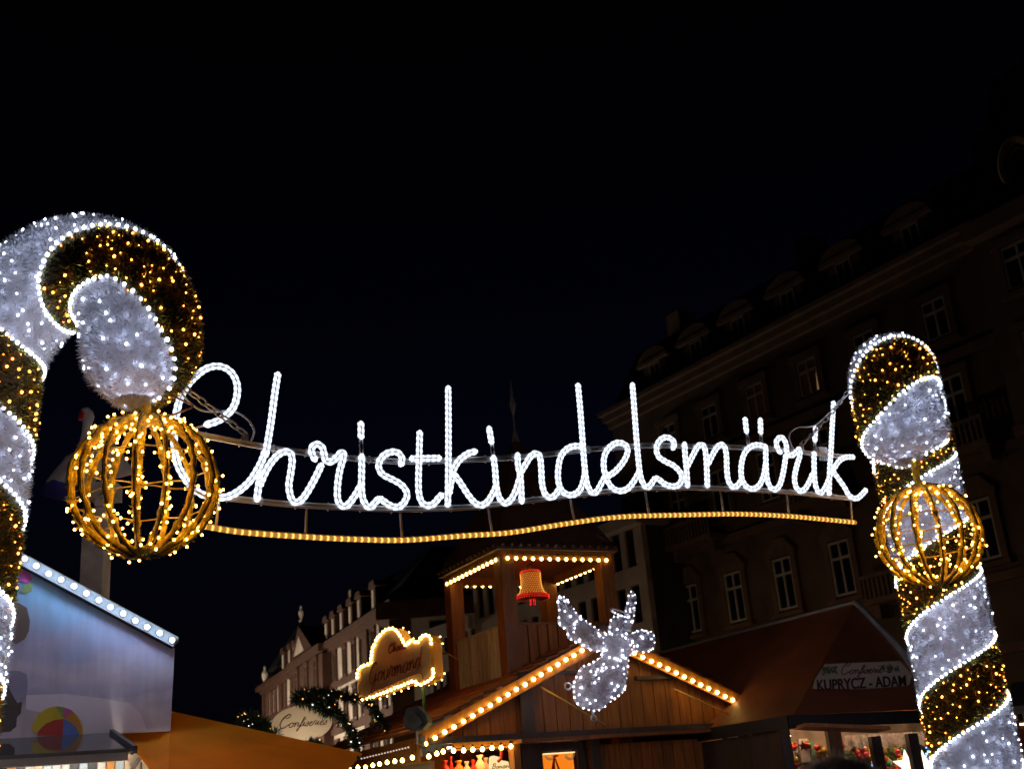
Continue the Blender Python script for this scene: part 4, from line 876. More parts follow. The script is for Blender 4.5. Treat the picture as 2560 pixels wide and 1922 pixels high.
for i, q in enumerate(cl[1:]): copy_at(bp, SG((q[0]+random.uniform(-7, 7), q[1]+random.uniform(-7, 7)))+sgn*.02, sg, (random.uniform(-.5, .5), random.uniform(-.5, .5), 0))
rest = MB()
for q in cl[::2]: p = SG(q)+dep; rest.ball(p+unit(p-cin)*.012, .0085)
o = rest.build('rear_bulbs', BULB, sg); o['kind'] = 'stuff'

# ------------------------------------------------------------------ oval sign, garlands, iron scrolls, floodlight
zo = lambda p: (600+p[0]*.1356, 1720+p[1]*.1356)
ovp = PY(754, 1806, 11.2); ovn = unit(A([.12, -1, 0])); OV = lambda p, o=0.: PP(*zo(p), ovp+ovn*o, ovn)
ov = thing('oval_sign', 'white oval sign reading Confiseries in brown script, above the orange canopy', 'sign', ovp)
cpx = A([1140, 640]); tilt = -.10
el = [cpx+A([560*math.cos(t)*math.cos(tilt)-330*math.sin(t)*math.sin(tilt), 560*math.cos(t)*math.sin(tilt)+330*math.sin(t)*math.cos(tilt)]) for t in np.linspace(0, 2*math.pi, 48, endpoint=False)]
b = MB(); b.prism([OV(p) for p in el], -ovn*.03); b.build('panel', mat('cream_sign_paint', (.66, .56, .44), .5, 0, .06, 3), ov)
b = MB(); script(b, 'Confiseries', zo((690, 740)), zo((1590, 665)), 11.5, (ovp, ovn), .0040, .6, .006, cap=1.4); b.build('lettering', INK, ov)
b = MB(); q = OV((1140, 900), -.05); b.tube([q, A([q[0], q[1], .0])], .025, 8); b.build('post', BLACK, ov)
sp_ = PY(752, 1868, 10.75); lm_ = thing('oval_sign_fill', 'added warm fill light for the oval sign, hidden behind the orange canopy edge', 'lamp', sp_); b = MB(); b.ball(sp_, .03, sub=2); b.build('lamp_glass', lamp('oval_sign_fill_glow', (1, .78, .52), 185), lm_, True)  # unseen light added to brighten the oval sign
b = MB(); b.tube([sp_-A([0, 0, .03]), sp_-A([0, -.3, .12])], .01, 6); b.build('fill_arm', BLACK, lm_)
FIR = mat('fir_green', (.010, .022, .009), .6, 0, .4, 30, tint=True)
def garland(label, pts, r, nd, nl):
    P = spline(pts, .03); T = np.gradient(P, axis=0); T /= np.linalg.norm(T, axis=1)[:, None]
    k = rng.integers(0, len(P), nd); d = rng.normal(size=(nd, 3)); d /= np.linalg.norm(d, axis=1)[:, None]
    b = MB(); b.tube(P, .015, 5, t=.4); v, f, t = needles(P[k]+d*r*.35*rng.random((nd, 1)), d, nd, r*1.05, .016, .15, (.4, .7, 1.0, 1.5)); b.raw(v, f, 0, t)
    g = thing('fir_garland', label, 'garland', P[len(P)//2]); b.build('foliage', FIR, g); l = MB(); n = 0
    for i in rng.choice(len(P), max(4, int(nl*.6))): q = unit(rng.normal(size=3)+A([0, -1.4, 0])); l.ball(P[i]+q*r*.85, .0088*random.uniform(.45, 1), mi=int(random.random() < .35))
    l.build('fairy_lights', [LED_D, lamp('tiny_white', (1, .9, .75), 2.0)], g)['kind'] = 'stuff'
G_ = lambda L, Y: [PY(*zo(p), Y) for p in L]
garland('fir garland with tiny lights arching over the top of the oval sign', G_([(1040,170),(1160,105),(1400,90),(1650,100),(1900,130),(2150,205)], 11.0), .066, 1400, 22)
garland('fir garland with tiny lights hanging over the right edge of the oval sign', G_([(1080,200),(1260,190),(1430,260),(1580,370),(1690,410),(1640,250)], 10.95), .085, 2300, 10)
garland('fir garland dropping from the oval sign across the chalet roof boards', G_([(1690,330),(1820,480),(1940,620),(2060,800),(2120,950),(2155,1080)], 11.0), .062, 1300, 14)
garland('fir garland behind the orange canopy, at the left edge of the oval sign', G_([(40,610),(200,570),(330,650),(460,690),(570,800),(640,860)], 11.2), .09, 1600, 20)
garland('short fir garland hanging below the left corner of the bakery sign', [PY(640+x*.226, 1440+y*.226, 11.3) for x, y in [(1240,1400),(1310,1460),(1350,1540),(1385,1600),(1440,1670)]], .055, 900, 10)
garland('fir garland seen below the right rim of the oval sign, over the canopy edge', G_([(1280,1010),(1380,1000),(1480,1030)], 11.2), .05, 400, 5)
IRON = mat('wrought_iron', (.03, .025, .02), .5, .5, .2)
for x, y, s, lb in ((905, 1838, 15, 'lower'), (940, 1818, 17, 'upper')):
    pts = [PY(x+s*(1-t/9)*math.cos(t), y-s*(1-t/9)*.9*math.sin(t), 11.15) for t in np.linspace(0, 7.4, 26)]
    b = MB(); b.tube(pts, .008, 6); tag(b.build('iron_scroll', IRON), f'{lb} wrought iron scroll curling in front of the chalet roof boards', 'ironwork')
fl = PY(1036, 1797, 11.9); F_ = MB(); k = .0041
pts = [(-20,-26),(6,-34),(28,-12),(34,8),(20,26),(-4,30),(-24,22),(-28,0)]
F_.prism([PY(1036+x, 1797+y, 11.85) for x, y in pts], (0.03, .16, .0)); F_.prism([PY(1036+x*.62-3, 1797+y*.6+4, 11.79) for x, y in pts], (0.01, .058, 0))
ft = thing('floodlight', 'dark covered floodlight mounted on the chalet roof boards, below the glowing bakery sign', 'floodlight', fl); F_.build('housing', mat('blue_grey_cover', (.055, .065, .085), .7, 0, .4, 12, bump=.5), ft)
b = MB(); q = PY(1042, 1826, 11.9); b.tube([q, q-A([0, 0, .12]), q+A([.06, .1, -.16])], .012, 6); b.build('bracket', STEEL, ft)

# ------------------------------------------------------------------ sweets on the chalet counter
REDP = mat('red_glaze', (.55, .02, .012), .35, 0, .2, 12); ORP = mat('orange_wrap', (.75, .22, .02), .4, 0, .25, 12); PINKP = mat('pink_wrap', (.75, .25, .18), .4, 0, .2, 12); CREAM = mat('cream_wrap', (.75, .60, .40), .5, 0, .15)
def bag(px, py, w, h, m, label, o=-.35):
    c = GP(px, py, o); b = MB(); kx = .0043
    b.lathe(c-A([0, 0, h*kx]), [(w*kx*.35, 0), (w*kx*.5, h*kx*.15), (w*kx*.48, h*kx*.55), (w*kx*.16, h*kx*.8), (w*kx*.36, h*kx*.95), (w*kx*.30, h*kx)], 10)
    tag(b.build('sweet_bag', m, None, True), label, 'sweet bag', 'sweets hanging at the chalet counter')
for x, y, w, h, m, lb in [(1112, 1900, 22, 40, REDP, 'red bag of sweets hanging furthest left over the chalet counter'), (1127, 1890, 10, 48, REDP, 'slim red sweet stick hanging left over the chalet counter'), (1146, 1900, 26, 40, ORP, 'orange bag of sweets hanging over the chalet counter, left part'),
    (1166, 1902, 20, 40, CREAM, 'cream bag of sweets hanging over the chalet counter, centre left'), (1182, 1898, 16, 44, REDP, 'red bag of sweets hanging over the chalet counter, in the centre'), (1199, 1886, 26, 46, CREAM, 'cream topped sweet bag hanging in the centre of the chalet counter'), (1214, 1893, 18, 46, PINKP, 'pink wrapped sweet hanging beside the lit bananas sign'), (1280, 1880, 16, 60, ORP, 'orange wrapped sweet hanging by the orange corner post')]: bag(x, y, w, h, m, lb)
b = MB(); b.tube(spline([GP(x, y, -.1) for x, y in [(1252,1870),(1253,1884),(1252,1894),(1245,1903)]], .01), [.016]*1+[.018]*0+[.016]*(len(spline([GP(x, y, -.1) for x, y in [(1252,1870),(1253,1884),(1252,1894),(1245,1903)]], .01))-1), 9)
tag(b.build('red_stocking', REDP, None, True), 'glossy red stocking hanging in front of the lit bananas sign', 'stocking', None)
bs = thing('lit_menu_sign', 'glowing cream sign with rounded top reading Banan, at the right of the chalet counter', 'sign', GP(1250, 1922, -.2))
b = MB(); arc = [(1222,1935),(1222,1900)]+[(1232-10*math.cos(t), 1896-8*math.sin(t)) for t in np.linspace(0, math.pi/2, 5)]+[(1243,1891),(1252,1900),(1268,1903),(1273,1935)]
b.prism([GP(*p, -.2) for p in arc], cn*.03); b.build('panel', lamp('lit_sign_panel', (1, .74, .34), 1.05), bs)
b = MB(); script(b, 'Banan', (1229, 1921), (1272, 1918), 6.2, (cp-cn*.165, cn), .0042, .3); b.build('lettering', mat('dark_orange_ink', (.28, .09, .01), .6, 0, .1), bs)

# ------------------------------------------------------------------ left stall with painted panel
e1 = PY(426, 1826, 8.8); e0 = PY(0, 1847, 8.3); lu = unit((e1-e0)*A([1, 1, 0])); ln_ = A([lu[1], -lu[0], 0]); lp0 = e1
LP = lambda x, y, o=0.: PP(x, y, lp0+ln_*o, ln_)
st = thing('painted_stall', 'market stall with painted snowy gable panel, white bulb trim and glass canopy', 'stall', LP(100, 1847))
ur = LP(437, 1620); ul = LP(-140, 1302); br, bl = LP(426, 1826), LP(-140, 1853)
PAN = bpy.data.materials.new('painted_snow_scene'); PAN.use_nodes = True
def _pan():
    t = PAN.node_tree; N = t.nodes.new; L = t.links.new; p = t.nodes['Principled BSDF']; p.inputs['Roughness'].default_value = .45
    g = N('ShaderNodeNewGeometry'); sx = N('ShaderNodeSeparateXYZ'); L(g.outputs['Position'], sx.inputs[0])
    nz = N('ShaderNodeTexNoise'); nz.inputs['Scale'].default_value = 3.2; nz.inputs['Detail'].default_value = 6; mp = N('ShaderNodeMapping'); mp.inputs['Scale'].default_value = (1, 1, 2.2); L(g.outputs['Position'], mp.inputs[0]); L(mp.outputs[0], nz.inputs['Vector'])
    ad = N('ShaderNodeMath'); ad.operation = 'MULTIPLY_ADD'; L(nz.outputs['Fac'], ad.inputs[0]); ad.inputs[1].default_value = .55; L(sx.outputs['Z'], ad.inputs[2])
    mr = N('ShaderNodeMapRange'); L(ad.outputs[0], mr.inputs[0]); mr.inputs[1].default_value = 2.5; mr.inputs[2].default_value = 3.75
    r = N('ShaderNodeValToRGB'); L(mr.outputs[0], r.inputs[0]); e = r.color_ramp.elements
    e[0].position = 0; e[0].color = (.68, .66, .88, 1); e[1].position = 1; e[1].color = (.25, .56, .95, 1)
    for po, c in ((.22, (.76, .73, .92)), (.34, (.50, .52, .84)), (.46, (.66, .64, .88)), (.60, (.48, .50, .82)), (.78, (.34, .56, .95))): k = e.new(po); k.color = (*c, 1)
    n2 = N('ShaderNodeTexNoise'); n2.inputs['Scale'].default_value = 9; m2 = N('ShaderNodeMapping'); m2.inputs['Scale'].default_value = (2.4, 2.4, .35); L(g.outputs['Position'], m2.inputs[0]); L(m2.outputs[0], n2.inputs['Vector'])
    mx = N('ShaderNodeMix'); mx.data_type = 'RGBA'; mx.blend_type = 'MULTIPLY'; mx.inputs['Factor'].default_value = .35; L(r.outputs[0], mx.inputs['A']); L(n2.outputs['Fac'], mx.inputs['B']); L(mx.outputs['Result'], p.inputs['Base Color'])
_pan()
b = MB(); b.prism([ul, ur, br, bl], -ln_*.04); pn = b.build('painted_panel', PAN, st)
HILL = mat('painted_hill_shade', (.60, .57, .76), .5, 0, .12, 4); HILL2 = mat('painted_snow', (.74, .72, .92), .5, 0, .08, 4)
pz = lambda L: [(0+x*.3255, 1382+y*.3255) for x, y in L]
def paint(name, L, m, o): b = MB(); b.prism([LP(*p, o) for p in pz(L)], ln_*.003); b.build(name, m, pn)
paint('painted_hill', [(1000,1140),(1070,1180),(1140,1250),(1190,1340),(1188,1366),(880,1378),(660,1386),(660,1290),(850,1270)], HILL, .001); paint('painted_hill', [(200,1090),(500,1080),(760,1110),(990,1150),(1080,1230),(1130,1366),(640,1388),(630,1280),(200,1200)], HILL2, .0045)
SEAL = mat('painted_brown_fur', (.135, .10, .10), .5, 0, .15, 5); SEAL2 = mat('painted_dark_fur', (.05, .042, .045), .5, 0, .2, 5)
paint('painted_figure', [(60,400),(140,380),(205,420),(230,520),(222,600),(190,660),(130,695),(60,690),(0,650),(0,450)], SEAL, .002)
paint('painted_figure', [(0,1010),(60,1010),(110,1060),(130,1150),(170,1140),(160,1230),(130,1260),(125,1330),(80,1370),(0,1375)], SEAL2, .002); paint('painted_figure', [(70,900),(150,905),(205,930),(212,1010),(200,1100),(120,1130),(70,1040)], mat('painted_blue_cloth', (.25, .27, .46), .5, 0, .1), .003)
for L, c, nm in [([(150,150),(180,120),(230,160),(250,200),(210,230),(160,220)], (.42,.06,.38), 'painted_flower'), ([(190,240),(250,225),(245,290),(205,310),(150,300)], (.16,.24,.10), 'painted_leaf'), ([(130,120),(165,110),(180,140),(150,160)], (.5,.48,.05), 'painted_flower')]: paint(nm, L, mat(nm, c, .5, 0, .1), .004)
bcx, bcy, R_ = 440, 1372, 196                         # half beach ball painted at the lower edge
def wedge(a0, a1, r0, r1, c, nm, o):
    q = [(bcx+R_*r1*math.cos(a), bcy-R_*r1*math.sin(a)*1.0) for a in np.linspace(a0, a1, 14)]+[(bcx+R_*r0*math.cos(a), bcy-R_*r0*math.sin(a)) for a in np.linspace(a1, a0, 14)]
    paint(nm, q, mat(nm, c, .5, 0, .06), o)
Y_ = (.62, .50, .03)
px_, py_ = 488, 1272
for poly, c, nm, o in [([(bcx+R_*math.cos(a), bcy-R_*math.sin(a)) for a in np.linspace(0, math.pi, 30)], Y_, 'beach_ball_yellow', .005),
    ([(285,1400),(300,1360),(350,1310),(420,1280),(px_,py_),(480,1400)], (.42, .035, .03), 'beach_ball_red', .0085),
    ([(px_,py_),(545,1300),(590,1345),(612,1400),(480,1400)], (.10, .19, .60), 'beach_ball_blue', .0085),
    ([(px_,py_),(560,1215),(600,1260),(628,1330),(634,1395),(612,1400),(590,1345),(545,1300)], (.50, .24, .03), 'beach_ball_orange', .0085),
    ([(px_,py_),(498,1185),(540,1200),(562,1216)], (.52, .08, .36), 'beach_ball_pink', .0085), ([(px_,py_),(430,1180),(462,1178),(497,1184)], (.20, .30, .10), 'beach_ball_green', .009)]:
    paint(nm, poly, mat(nm, c, .5, 0, .06), o)
# trim with big white bulbs
tr0, tr1 = LP(55, 1400, .03), LP(438, 1606, .03); du = unit(tr1-tr0); tup = unit(np.cross(ln_, du)) if np.cross(ln_, du)[2] > 0 else -unit(np.cross(ln_, du))
far = tr0-du*.9
b = MB(); b.hexa((far+tr1)/2+ln_*.01, (tr1-far)/2, tup*.038, ln_*.02); b.build('gable_trim', mat('blue_grey_trim', (.28, .33, .40), .4, 0, .12, 8), st)
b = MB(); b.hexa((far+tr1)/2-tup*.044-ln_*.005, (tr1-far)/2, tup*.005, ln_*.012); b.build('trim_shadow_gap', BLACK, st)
stp = [(190,40),(280,95),(375,155),(470,200),(570,250),(665,305),(762,358),(850,410),(948,460),(1042,515),(1133,565),(1230,610),(1325,665)]
SB = led_mesh('star_bulb', BULB_W, .0135)
sl = thing('light_string', 'row of bright white star bulbs along the sloping trim of the painted stall', 'string lights', LP(240, 1500, .08))
for x, y in stp:
    o = bpy.data.objects.new('bulb', SB); COL.objects.link(o); o.parent = sl; q = LP(x*.3255, 1382+y*.3255, .085); o.location = Vector(q-A(sl['_o'])); o['_o'] = [float(v) for v in q]
b = MB()
for x, y in stp:
    q = LP(x*.3255, 1382+y*.3255, .085)
    b.lathe(q-ln_*.045, [(.02, 0), (.030, .012), (.024, .03)], 10, ax=(du, tup, ln_))
b.build('reflector_cups', [PVC], sl)['kind'] = 'stuff'
# roof, right wall, canopy, fascia, counter
b = MB(); rt = tr1+tup*.05; rf0 = far+tup*.05
b.prism([rt, rf0, rf0-A([0, 0, .04]), rt-A([0, 0, .04])], -ln_*2.6); b.build('roof', GREYM, st)
b = MB(); q = br-ln_*.05; b.prism([q, q+A([0, 0, .70]), q+A([0, 0, .70])-ln_*2.4, q-ln_*2.4], -lu*.04); b.build('side_wall', WHITEP, st)
k0, k1 = LP(-140, 1853, .01), LP(279, 1831, .01); f1 = PY(338, 1873, 8.02); f0 = k0+(f1-k1)
b = MB(); b.prism([k0, k1, f1, f0], (0, 0, -.012)); b.build('canopy_glass', mat('dark_canopy_sheet', (.055, .055, .065), .06, 0, .15, 3, spec=.8), st)
b = MB(); b.bar(k1, f1, .03, .05); b.bar(f0, f1, .03, .022); b.build('canopy_frame', mat('dark_canopy_frame', (.06, .055, .055), .5), st)
g0, g1 = PY(-60, 1911, 7.75), PY(321, 1888, 8.04); b = MB(); b.bar(g0, g1, .03, .062); b.build('fascia_board', mat('cream_fascia', (.60, .50, .42), .5, 0, .1), st)
b = MB(); b.bar(g0-A([0, 0, 1.15]), g1-A([0, 0, 1.15]), .5, .06); b.build('counter', WHITEP, st)
b = MB(); bk = -ln_*.9; b.prism([g0+bk-A([0, 0, .02]), g1+bk-A([0, 0, .02]), g1+bk-A([0, 0, 1.1]), g0+bk-A([0, 0, 1.1])], -ln_*.02); b.build('back_panel', WHITEP, st)
b = MB(); b.tube([g0-ln_*.14+A([0, 0, .022]), g1-lu*.1-ln_*.14+A([0, 0, .022])], .010, 8); b.build('assumed_tube_lamp', lamp('assumed_white_tube', (1, .93, .80), 40), st)  # unseen tube assumed behind the fascia, lighting the packets
GOODS = [('white', (.80, .78, .74)), ('black', (.012, .012, .013)), ('cream', (.75, .58, .40)), ('orange', (.70, .28, .06)), ('pale blue', (.50, .60, .70))]
GM = [mat('packet_'+n.replace(' ', '_'), c, .4, 0, .15, 10) for n, c in GOODS]
seq = [3, 1, 0, 2, 4, 0, 0, 1, 4, 1, 0, 3, 4, 2]
for i, k in enumerate(seq):
    c = PY(28+i*22.5, 1924-i*1.35, 8.2+.02*i)-A([0, 0, .035]); b = MB(); w = .028 if k == 1 else .026
    b.hexa(c, lu*w, ln_*.03, A([0, 0, .09])); b.hexa(c+A([0, 0, .094]), lu*w*.5, ln_*.015, A([0, 0, .004]))
    tag(b.build('packet', GM[k]), f'{GOODS[k][0]} packet in the bright row under the glass canopy', 'packet', 'packets under the glass canopy')

# ------------------------------------------------------------------ orange canopy lit from below
og = thing('orange_canopy', 'large orange fabric canopy glowing from below, right of the painted stall', 'canopy', PY(600, 1920, 8.3)*A([1, 1, 0]))
OR = mat('orange_canvas', (.86, .39, .008), .8, 0, .14, 2.2, bump=.25, bscale=5, trans=.55)
def sheet(name, quad, nu, nv, sag, m, par):
    a, b_, c, d = [A(q) for q in quad]; V = []; 
    for i in range(nv+1):
        for j in range(nu+1):
            u, v = j/nu, i/nv; p = (1-v)*((1-u)*a+u*b_)+v*((1-u)*d+u*c); p = p-A([0, 0, sag+.012*math.sin(9*u+4*v)])*math.sin(math.pi*u)*math.sin(math.pi*v); V.append(p)
    n = len(V); F = []
    for i in range(nv):
        for j in range(nu): q = i*(nu+1)+j; F.append((q, q+1, q+nu+2, q+nu+1))
    b = MB(); b.raw(V, F); b.raw(A(V)-A([0, 0, .004]), [f[::-1] for f in F]); return b.build(name, m, par, True)
oa, obp, oc, od = PY(425, 1776, 9.4), PY(906, 1882, 8.5), PY(884, 1906, 8.3), PY(425, 1812, 9.0)
sheet('canopy_top', (oa, obp, oc, od), 16, 4, .01, OR, og)
sheet('canopy_slope', (PY(425, 1812, 9.0)+A([0, .002, 0]), oc, PY(840, 1960, 7.6), PY(420, 1990, 7.3)), 16, 8, .05, OR, og)
sheet('canopy_side', (PY(279, 1833, 9.1), PY(428, 1786, 9.35), PY(425, 1990, 7.3), PY(342, 1880, 8.2)), 8, 6, .03, OR, og)
b = MB(); b.ball(PY(895, 1892, 8.35), .012); b.build('eyelet', BLACK, og)
b = MB(); q = PY(600, 1960, 8.6); b.tube([(q[0], q[1], 0), (q[0], q[1], 2.1)], .03, 8); b.build('mast', STEEL, og)
cl_ = thing('assumed_stall_lamp', 'assumed warm lamp under the orange canopy, below the frame', 'lamp', (-2.1, 8.5, 1.45)); b = MB(); b.ball((-2.1, 8.5, 1.45), .09, sub=2); b.build('lamp_globe', lamp('assumed_canopy_lamp', (1, .64, .26), 62), cl_, True)  # lamp assumed out of view, placed to light the canvas from below
b = MB(); b.tube([(-2.1, 8.5, 1.52), (-2.1, 8.5, 2.0)], .006, 6); b.build('lamp_cord', BLACK, cl_)
ws = thing('white_awning', 'bright white awning corner between the glass canopy and the orange canopy', 'awning', PY(370, 1915, 8.4))
b = MB(); b.prism([PY(x, y, 8.4) for x, y in [(338,1876),(352,1878),(372,1897),(392,1925),(330,1925),(322,1905)]], (0, .02, 0)); b.build('fabric', mat('white_awning_cloth', (.8, .72, .60), .7, 0, .1, 4, trans=.4), ws)
q = PY(352, 1950, 8.12); aw = thing('awning_fill', 'added bright fill light for the white awning corner, below the frame', 'lamp', q); b = MB(); b.ball(q, .035, sub=2); b.build('lamp_glass', lamp('awning_fill_glow', (1, .86, .66), 95), aw, True)  # light added below the frame to brighten the awning cloth
b = MB(); b.tube([q, q+A([0, 0, .12])], .006, 6); b.build('lamp_cord', BLACK, aw)
b = MB(); b.bar(PY(350, 1893, 8.36), PY(330, 1924, 8.36), .022, .022); b.build('pole', BEAM, ws)

# ------------------------------------------------------------------ stork on its pole
sk = thing('stork_pole', 'pale square pole with a box on top, behind the larger gold ball', 'pole', (*PY(240, 1400, 9.8)[:2], 0))
pc = PY(240, 1400, 9.8); PT = mat('weathered_white_paint', (.72, .64, .58), .6, 0, .35, 4, bump=.2)
ptop = PY(244, 1275, 9.8)[2]; b = MB(); b.hexa((pc[0], pc[1], ptop/2), (.095, 0, 0), (0, .095, 0), (0, 0, ptop/2)); b.build('shaft', PT, sk)
b = MB(); q = PY(262, 1231, 9.8); b.hexa(q, (.115, 0, 0), (0, .115, 0), (0, 0, .072)); b.hexa(q+A([0, 0, -.10]), (.06, 0, 0), (0, .07, 0), (0, 0, .03)); b.build('top_box', PT, sk)
def tubeo(name, pts, r, m, par, Y=9.8):
    P = spline([PY(x, y, Y) for x, y in pts], .03); R = np.interp(np.linspace(0, 1, len(P)), np.linspace(0, 1, len(r)), A(r)*.82); b = MB(); b.tube(P, R, 12); return b.build(name, m, par, True)
WF = mat('white_feathers', (.80, .72, .70), .7, 0, .12, 9); BF = mat('dark_blue_feathers', (.06, .06, .34), .6, 0, .25, 9); RF = mat('red_beak', (.60, .02, .03), .4)
def stork(dx, dy, Y, label, full=True):
    s = thing('stork_figure', label, 'stork', PY(230+dx, 1210+dy, Y))
    sh = lambda L: [(x+dx, y+dy) for x, y in L]
    tubeo('body', sh([(205,1130),(212,1100),(218,1060),(221,1040),(216,1029),(207,1030)]), [.075, .055, .048, .05, .066, .045], WF, s, Y)
    tubeo('wing', sh([(258,1160),(220,1165),(180,1185),(140,1200),(118,1208)]), [.10, .20, .21, .13, .03], WF, s, Y)
    tubeo('wing', sh([(230,1200),(190,1208),(150,1218),(108,1226)]), [.10, .15, .15, .05], BF, s, Y+.03)
    tubeo('beak', sh([(212,1034),(203,1042),(196,1050)]), [.058, .042, .010], RF, s, Y-.02)
    tubeo('leg', sh([(225,1215),(228,1240)]), [.03, .025], RF, s, Y); tubeo('leg', sh([(240,1212),(243,1240)]), [.03, .025], RF, s, Y)
stork(0, 0, 9.8, 'white stork figure with red beak and dark blue wing, left of the larger gold ball')
s2 = thing('stork_figure', 'second pale stork figure with drooping head, half hidden by the larger gold ball', 'stork', PY(262, 1130, 10.1))
tubeo('body', [(232,1084),(226,1078),(218,1086),(240,1110),(262,1130),(280,1160)], [.03, .075, .07, .10, .16, .10], WF, s2, 10.1); tubeo('beak', [(222,1088),(222,1097),(226,1106)], [.03, .028, .008], RF, s2, 10.0)
tubeo('wing', [(255,1140),(290,1165),(330,1180)], [.13, .16, .03], WF, s2, 10.15)

# ------------------------------------------------------------------ confectionery stall on the right
FL, FR, AP = PY(1985, 1784, 12.6), PY(2345, 1770, 12.95), PY(2137, 1507, 13.9)
FAR = PZ(1600, 1646, AP[2]); EF = FL+(FAR-AP)*A([1, 1, 0]); EF[2] = FL[2]; ER = FR+(FAR-AP)*A([1, 1, 0])
TARP = mat('brown_tarpaulin', (.17, .050, .018), .6, 0, .3, 1.6, bump=.35, bscale=4); PIPE = mat('grey_tarp_edge', (.30, .31, .36), .5, 0, .2, 6)
ks = thing('confectionery_stall', 'market stall with dark brown tarpaulin roof and bright sweets display', 'stall', (FL+FR)/2*A([1, 1, 0]))
sheet('roof_front', (AP, AP+A([.02, 0, 0]), FR, FL), 12, 10, .03, TARP, ks)
sheet('roof_side', (FAR, AP, FL, EF), 16, 8, .05, TARP, ks); sheet('roof_rear_side', (AP, FAR, ER, FR), 8, 4, .02, TARP, ks)
b = MB(); b.tube(spline([AP+A([0, 0, .02]), PY(2200, 1568, 13.6), PY(2268, 1645, 13.3), FR], .08), .036, 8); b.build('tarp_edge', PIPE, ks, True)
b = MB(); b.tube([AP+A([0, 0, .01]), FAR+A([0, 0, .01])], .02, 8); b.build('ridge_seam', PIPE, ks)
b = MB(); b.bar(FL-A([.06, 0, .075]), FR-A([0, 0, .075]), .05, .13); b.bar(FL-A([.06, 0, .075]), EF-A([.06, 0, .075]), .05, .13); b.build('fascia_board', mat('black_stained_board', (.014, .012, .012), .5, 0, .2), ks)
b = MB(); b.hexa((PY(2000, 1815, 12.4)+PY(2206, 1823, 12.4))/2, (PY(2206, 1823, 12.4)-PY(2000, 1815, 12.4))/2, (0, .3, 0), (0, 0, .018)); b.build('shutter_board', BEAML, ks)
bp_ = A([FL[0], FL[1]-.03, 0]); bnn = unit(np.cross(unit(FR-FL), A([0, 0, 1.]))); BP = (PY(2150, 1690, 13.0), bnn)
bn = thing('banner', 'pale banner with clipped corners reading Confiserie KUPRYCZ - ADAM on the brown roof', 'sign', BP[0])
zk = lambda p: (1900+p[0]*.1989, 1480+p[1]*.1989)
KP = lambda p, o=0.: PP(*zk(p), BP[0]+bnn*o, bnn)
b = MB(); b.prism([KP(p) for p in [(820,900),(1760,862),(1850,960),(1910,1050),(1880,1150),(1840,1180),(720,1250),(665,1200),(700,1080)]], -bnn*.012); b.build('cloth', mat('cream_banner', (.50, .42, .36), .7, 0, .08, 3), bn)
b = MB(); script(b, 'Confiserie', zk((1000, 1030)), zk((1530, 1010)), 10.5, BP, .0058, .45, .006, cap=1.35); b.build('script_lettering', mat('pink_brown_ink', (.16, .06, .05), .7), bn)
b = MB()
for x0, x1, y in ((790, 960, 985), (1540, 1740, 960)):
    for i in range(26):
        c = KP((random.uniform(x0, x1), y+random.uniform(-45, 45)), .004); a = random.uniform(0, 3.1); d = unit(np.cross(bnn, A([0, 0, 1.])))*math.cos(a)+A([0, 0, math.sin(a)]); s = np.cross(d, bnn)
        b.raw([c-d*.035, c+s*.010, c+d*.035, c-s*.010], [(0, 1, 2, 3)])
b.build('painted_leaves', mat('painted_green_leaves', (.10, .15, .06), .7), bn)
cuv = bpy.data.curves.new('banner_text', 'FONT'); cuv.body = 'KUPRYCZ - ADAM'; cuv.size = 1; cuv.offset = .022; cuv.extrude = .004
tmp = bpy.data.objects.new('tmp_text', cuv); COL.objects.link(tmp); dg = bpy.context.evaluated_depsgraph_get(); me = bpy.data.meshes.new_from_object(tmp.evaluated_get(dg)); bpy.data.objects.remove(tmp)
vv = A([v.co[:] for v in me.vertices]); wx = vv[:, 0].max(); hx = vv[:, 1].max(); c0, c1, c2 = KP((712, 1235)), KP((1838, 1172)), KP((700, 1100))
W3 = A([c0+(c1-c0)*x/wx+(c2-c0)*y/hx+bnn*(.008+z) for x, y, z in vv])-A(bn['_o'])
me.vertices.foreach_set('co', W3.astype(np.float32).ravel()); me.update(); me.materials.clear(); me.materials.append(mat('maroon_print', (.040, .010, .010), .6, 0, .1))
o = bpy.data.objects.new('capital_lettering', me); COL.objects.link(o); o.parent = bn
# lit interior and goods
b = MB(); b.prism([A([*(FL+A([-.12, .15, 0]))[:2], 0]), A([*(EF+A([-.12, .15, 0]))[:2], 0]), EF+A([-.12, .15, -.15]), FL+A([-.12, .15, -.15])], (.03, 0, 0)); b.build('side_wall', BEAM, ks)
fu = unit((FR-FL)*A([1, 1, 0])); fb_ = A([-fu[1], fu[0], 0])
KI = lambda x, y, d=0.: PP(x, y, FL+fb_*d, fb_)
b = MB(); q0, q1 = KI(1958, 1880, 1.3), KI(2420, 1860, 1.3); b.prism([A([*q0[:2], .9]), A([*q1[:2], .9]), A([*q1[:2], 2.25]), A([*q0[:2], 2.25])], fb_*.03); b.build('back_panel', mat('warm_back_panel', (.55, .36, .24), .7, 0, .4, 5), ks)
b = MB(); q = KI(2150, 1842, .5); b.tube([FL+fb_*.3+fu*.05-A([0, 0, .05]), FR+fb_*.3-A([0, 0, .05])], .014, 8); b.build('assumed_tube_lamp', lamp('assumed_tube_right', (1, .74, .48), 38), ks)  # unseen tube assumed behind the fascia, lighting the display
